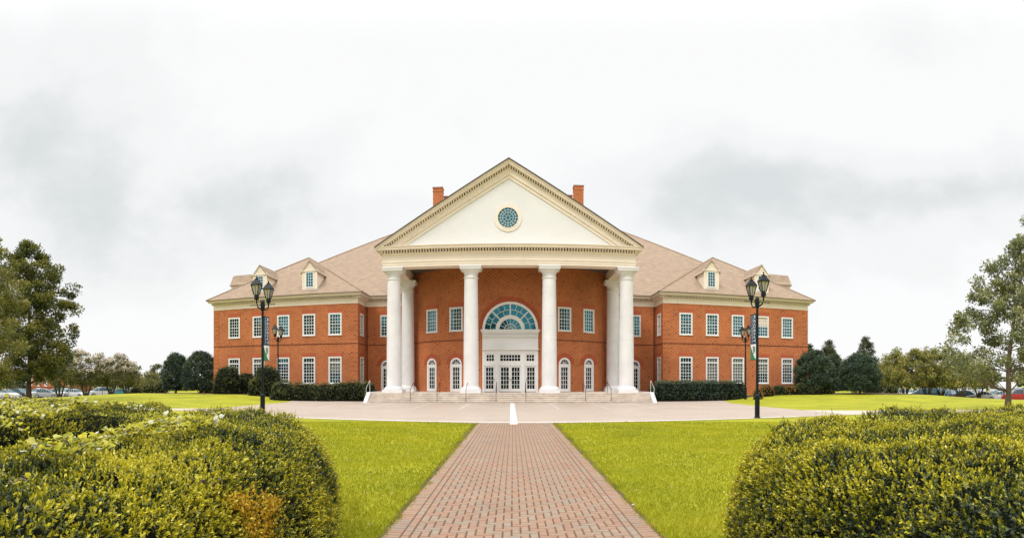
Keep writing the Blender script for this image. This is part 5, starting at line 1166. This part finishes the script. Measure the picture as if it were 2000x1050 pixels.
for c in ((14, 92, 128, 'sedan', WH, 'white sedan at the far left end of the lot'), (40, 96, 130, 'hatch', DG, 'dark grey hatchback left of the big oak trunk'), (52, 108, 170, 'sedan', NV, 'navy sedan parked behind the dark grey hatchback'),
          (74, 97, 40, 'hatch', WH, 'white hatchback just right of the big oak trunk'), (92, 93, 158, 'sedan', SV, 'silver sedan under the half hidden crape myrtle'), (106, 106, 10, 'sedan', DG, 'dark sedan in the second row behind the silver sedan'),
          (126, 97, 60, 'hatch', WH, 'white hatchback between two crape myrtle stems'), (148, 96, 140, 'sedan', WH, 'white sedan left of the many stemmed crape myrtle'), (195, 98, 22, 'suv', WH, 'large white SUV between two crape myrtles'),
          (226, 102, 40, 'sedan', DG, 'dark sedan right of the white SUV'), (243, 100, 155, 'sedan', TL, 'teal sedan at the right end of the left lot'), (252, 112, 0, 'sedan', WH, 'white sedan far behind the teal car')):
    car(c[0], c[1], a_(c[0], c[2]), c[3], c[4], c[5], GL)
for c in ((1751, 100, 60, 'sedan', PB, 'pale blue sedan at the left end of the right lot'), (1765, 93, 120, 'suv', WH, 'white SUV behind the first sign post on the right'), (1783, 101, 160, 'sedan', WH, 'white sedan behind the dark blue van'), (1804, 90, 8, 'van', NV, 'dark blue van under the rusty crape myrtles'),
          (1840, 93, 80, 'van', BL, 'blue boxy van right of the dark blue van'), (1861, 90, -72, 'hatch', BL, 'blue hatchback with red tail lights by the lot lamp'), (1892, 88, 168, 'hatch', DG, 'dark grey hatchback with red tail light'), (1917, 84, 4, 'sedan', WH, 'low white sedan in front of the teal sedan'),
          (1950, 86, 30, 'sedan', WH, 'white sedan left of the young oak trunk'), (1946, 96, 5, 'sedan', TL, 'teal sedan behind the low white sedan'), (1972, 90, 120, 'sedan', SV, 'silver sedan right of the young oak trunk'), (1991, 84, 10, 'pickup', RD, 'red pickup at the right edge of the view'),
          (1870, 122, 10, 'box', WH, 'white box truck far behind the blue hatchback'), (1912, 124, 100, 'box', WH, 'white van body far behind the low white sedan'), (1958, 122, 0, 'box', WH, 'white box truck behind the young oak trunk'), (1990, 108, 60, 'suv', WH, 'white SUV behind the red pickup')):
    car(c[0], c[1], a_(c[0], c[2]), c[3], c[4], c[5], GR)
# sign posts and lot lamp
def sign_post(px, r, H, pl, label, post='galv', w=.30, h=.46):
    x, y = at(px, r); z = tz(x, y); o = thing('sign_post', (x, y, z), label, 'sign', 'small signs along the lots'); th = math.atan2(x, y); b = MB(); b.tube([(x, y, z), (x, y, z + H)], [.045, .045], 8); b.build('post', M[post], o)
    if pl:
        f = Fr((x, y), (-math.sin(th), -math.cos(th))); b = MB(); f.box(b, -w / 2, w / 2, .05, .07, z + H - h, z + H); b.build('plate', M['sign'], o)
for a in ((108, 84, 2.2, 0, 'bare grey post right of the big left oak'), (134, 86, 2.4, 1, 'small pale sign by the white sedan on the left'), (200, 85, 2.6, 1, 'brown sign post before the white SUV', 'rust_post'), (230, 86, 2.5, 1, 'pale sign before the dark sedan on the left'),
          (1759, 84, 2.5, 1, 'pale sign, leftmost along the right lot'), (1785, 84, 2.6, 1, 'pale sign left of the dark blue van'), (1795, 83, 2.4, 1, 'pale sign before the dark blue van', 'rust_post'), (1838, 84, 2.3, 1, 'sign post before the blue boxy van'), (1846, 80, 2.3, 1, 'sign between the blue van and blue hatchback', 'rust_post'), (1932, 78, 2.4, 1, 'sign post before the low white sedan')): sign_post(*a)
x, y = at(1846, 108); z = tz(x, y); o = thing('lot_lamp', (x, y, z), 'tall pale parking lot lamp with flat twin heads', 'lamp'); b = MB(); b.tube([(x, y, z), (x, y, z + 8.6)], [.10, .07], 10); b.build('pole', M['galv'], o)
for s in (-1, 1): b = MB(); x0, x1 = sorted((x + s * .08, x + s * .72)); b.box(x0, x1, y - .22, y + .22, z + 8.5, z + 8.66); b.build('lamp_head', M['lamp'], o)
# far brick house seen under the left oak
x, y = at(82, 150); z = tz(x, y); o = thing('brick_house', (x, y, z), 'distant brick house with white gable behind the left cars', 'house'); b = MB(); b.box(x - 3.5, x + 6.5, y, y + 8, z, z + 4.2); b.build('wall', M['brick'], o)
b = MB(); b.hexa([(x - 3.9, y - .3, z + 4.2), (x + 6.9, y - .3, z + 4.2), (x + 6.9, y + 8.3, z + 4.2), (x - 3.9, y + 8.3, z + 4.2), (x - 3.9, y + 3.6, z + 7), (x + 6.9, y + 3.6, z + 7), (x + 6.9, y + 4.4, z + 7), (x - 3.9, y + 4.4, z + 7)]); b.build('roof', M['shingle'], o)
b = MB(); b.face([(x - 7.5, y - .5, z), (x - 3.6, y - .5, z), (x - 3.6, y - .5, z + 3.6), (x - 5.2, y - .5, z + 5.4), (x - 7.5, y - .5, z + 3.6)]); b.box(x - 7.5, x - 3.6, y - .48, y + 5, z, z + 3.5); b.build('gable_wing', M['white_paint'], o)
for wx in (-1.5, 1.5, 4.5): b = MB(); b.box(x + wx - .5, x + wx + .5, y - .06, y + .05, z + 1.3, z + 3); b.build('window', M['white_paint'], o)
x, y = at(100, 125); z = tz(x, y); b = MB(); w = 9
th = math.atan2(x, y); f = Fr((x, y), (-math.sin(th), -math.cos(th))); f.box(b, -w, w, -.2, .2, z, z + 1.5); f.box(b, -w - .05, w + .05, -.25, .25, z + 1.5, z + 1.62)
tag(b.build('brick_wall', M['brick']), 'low brick wall behind the parked silver sedan', 'wall')
print('objects', len(bpy.data.objects))
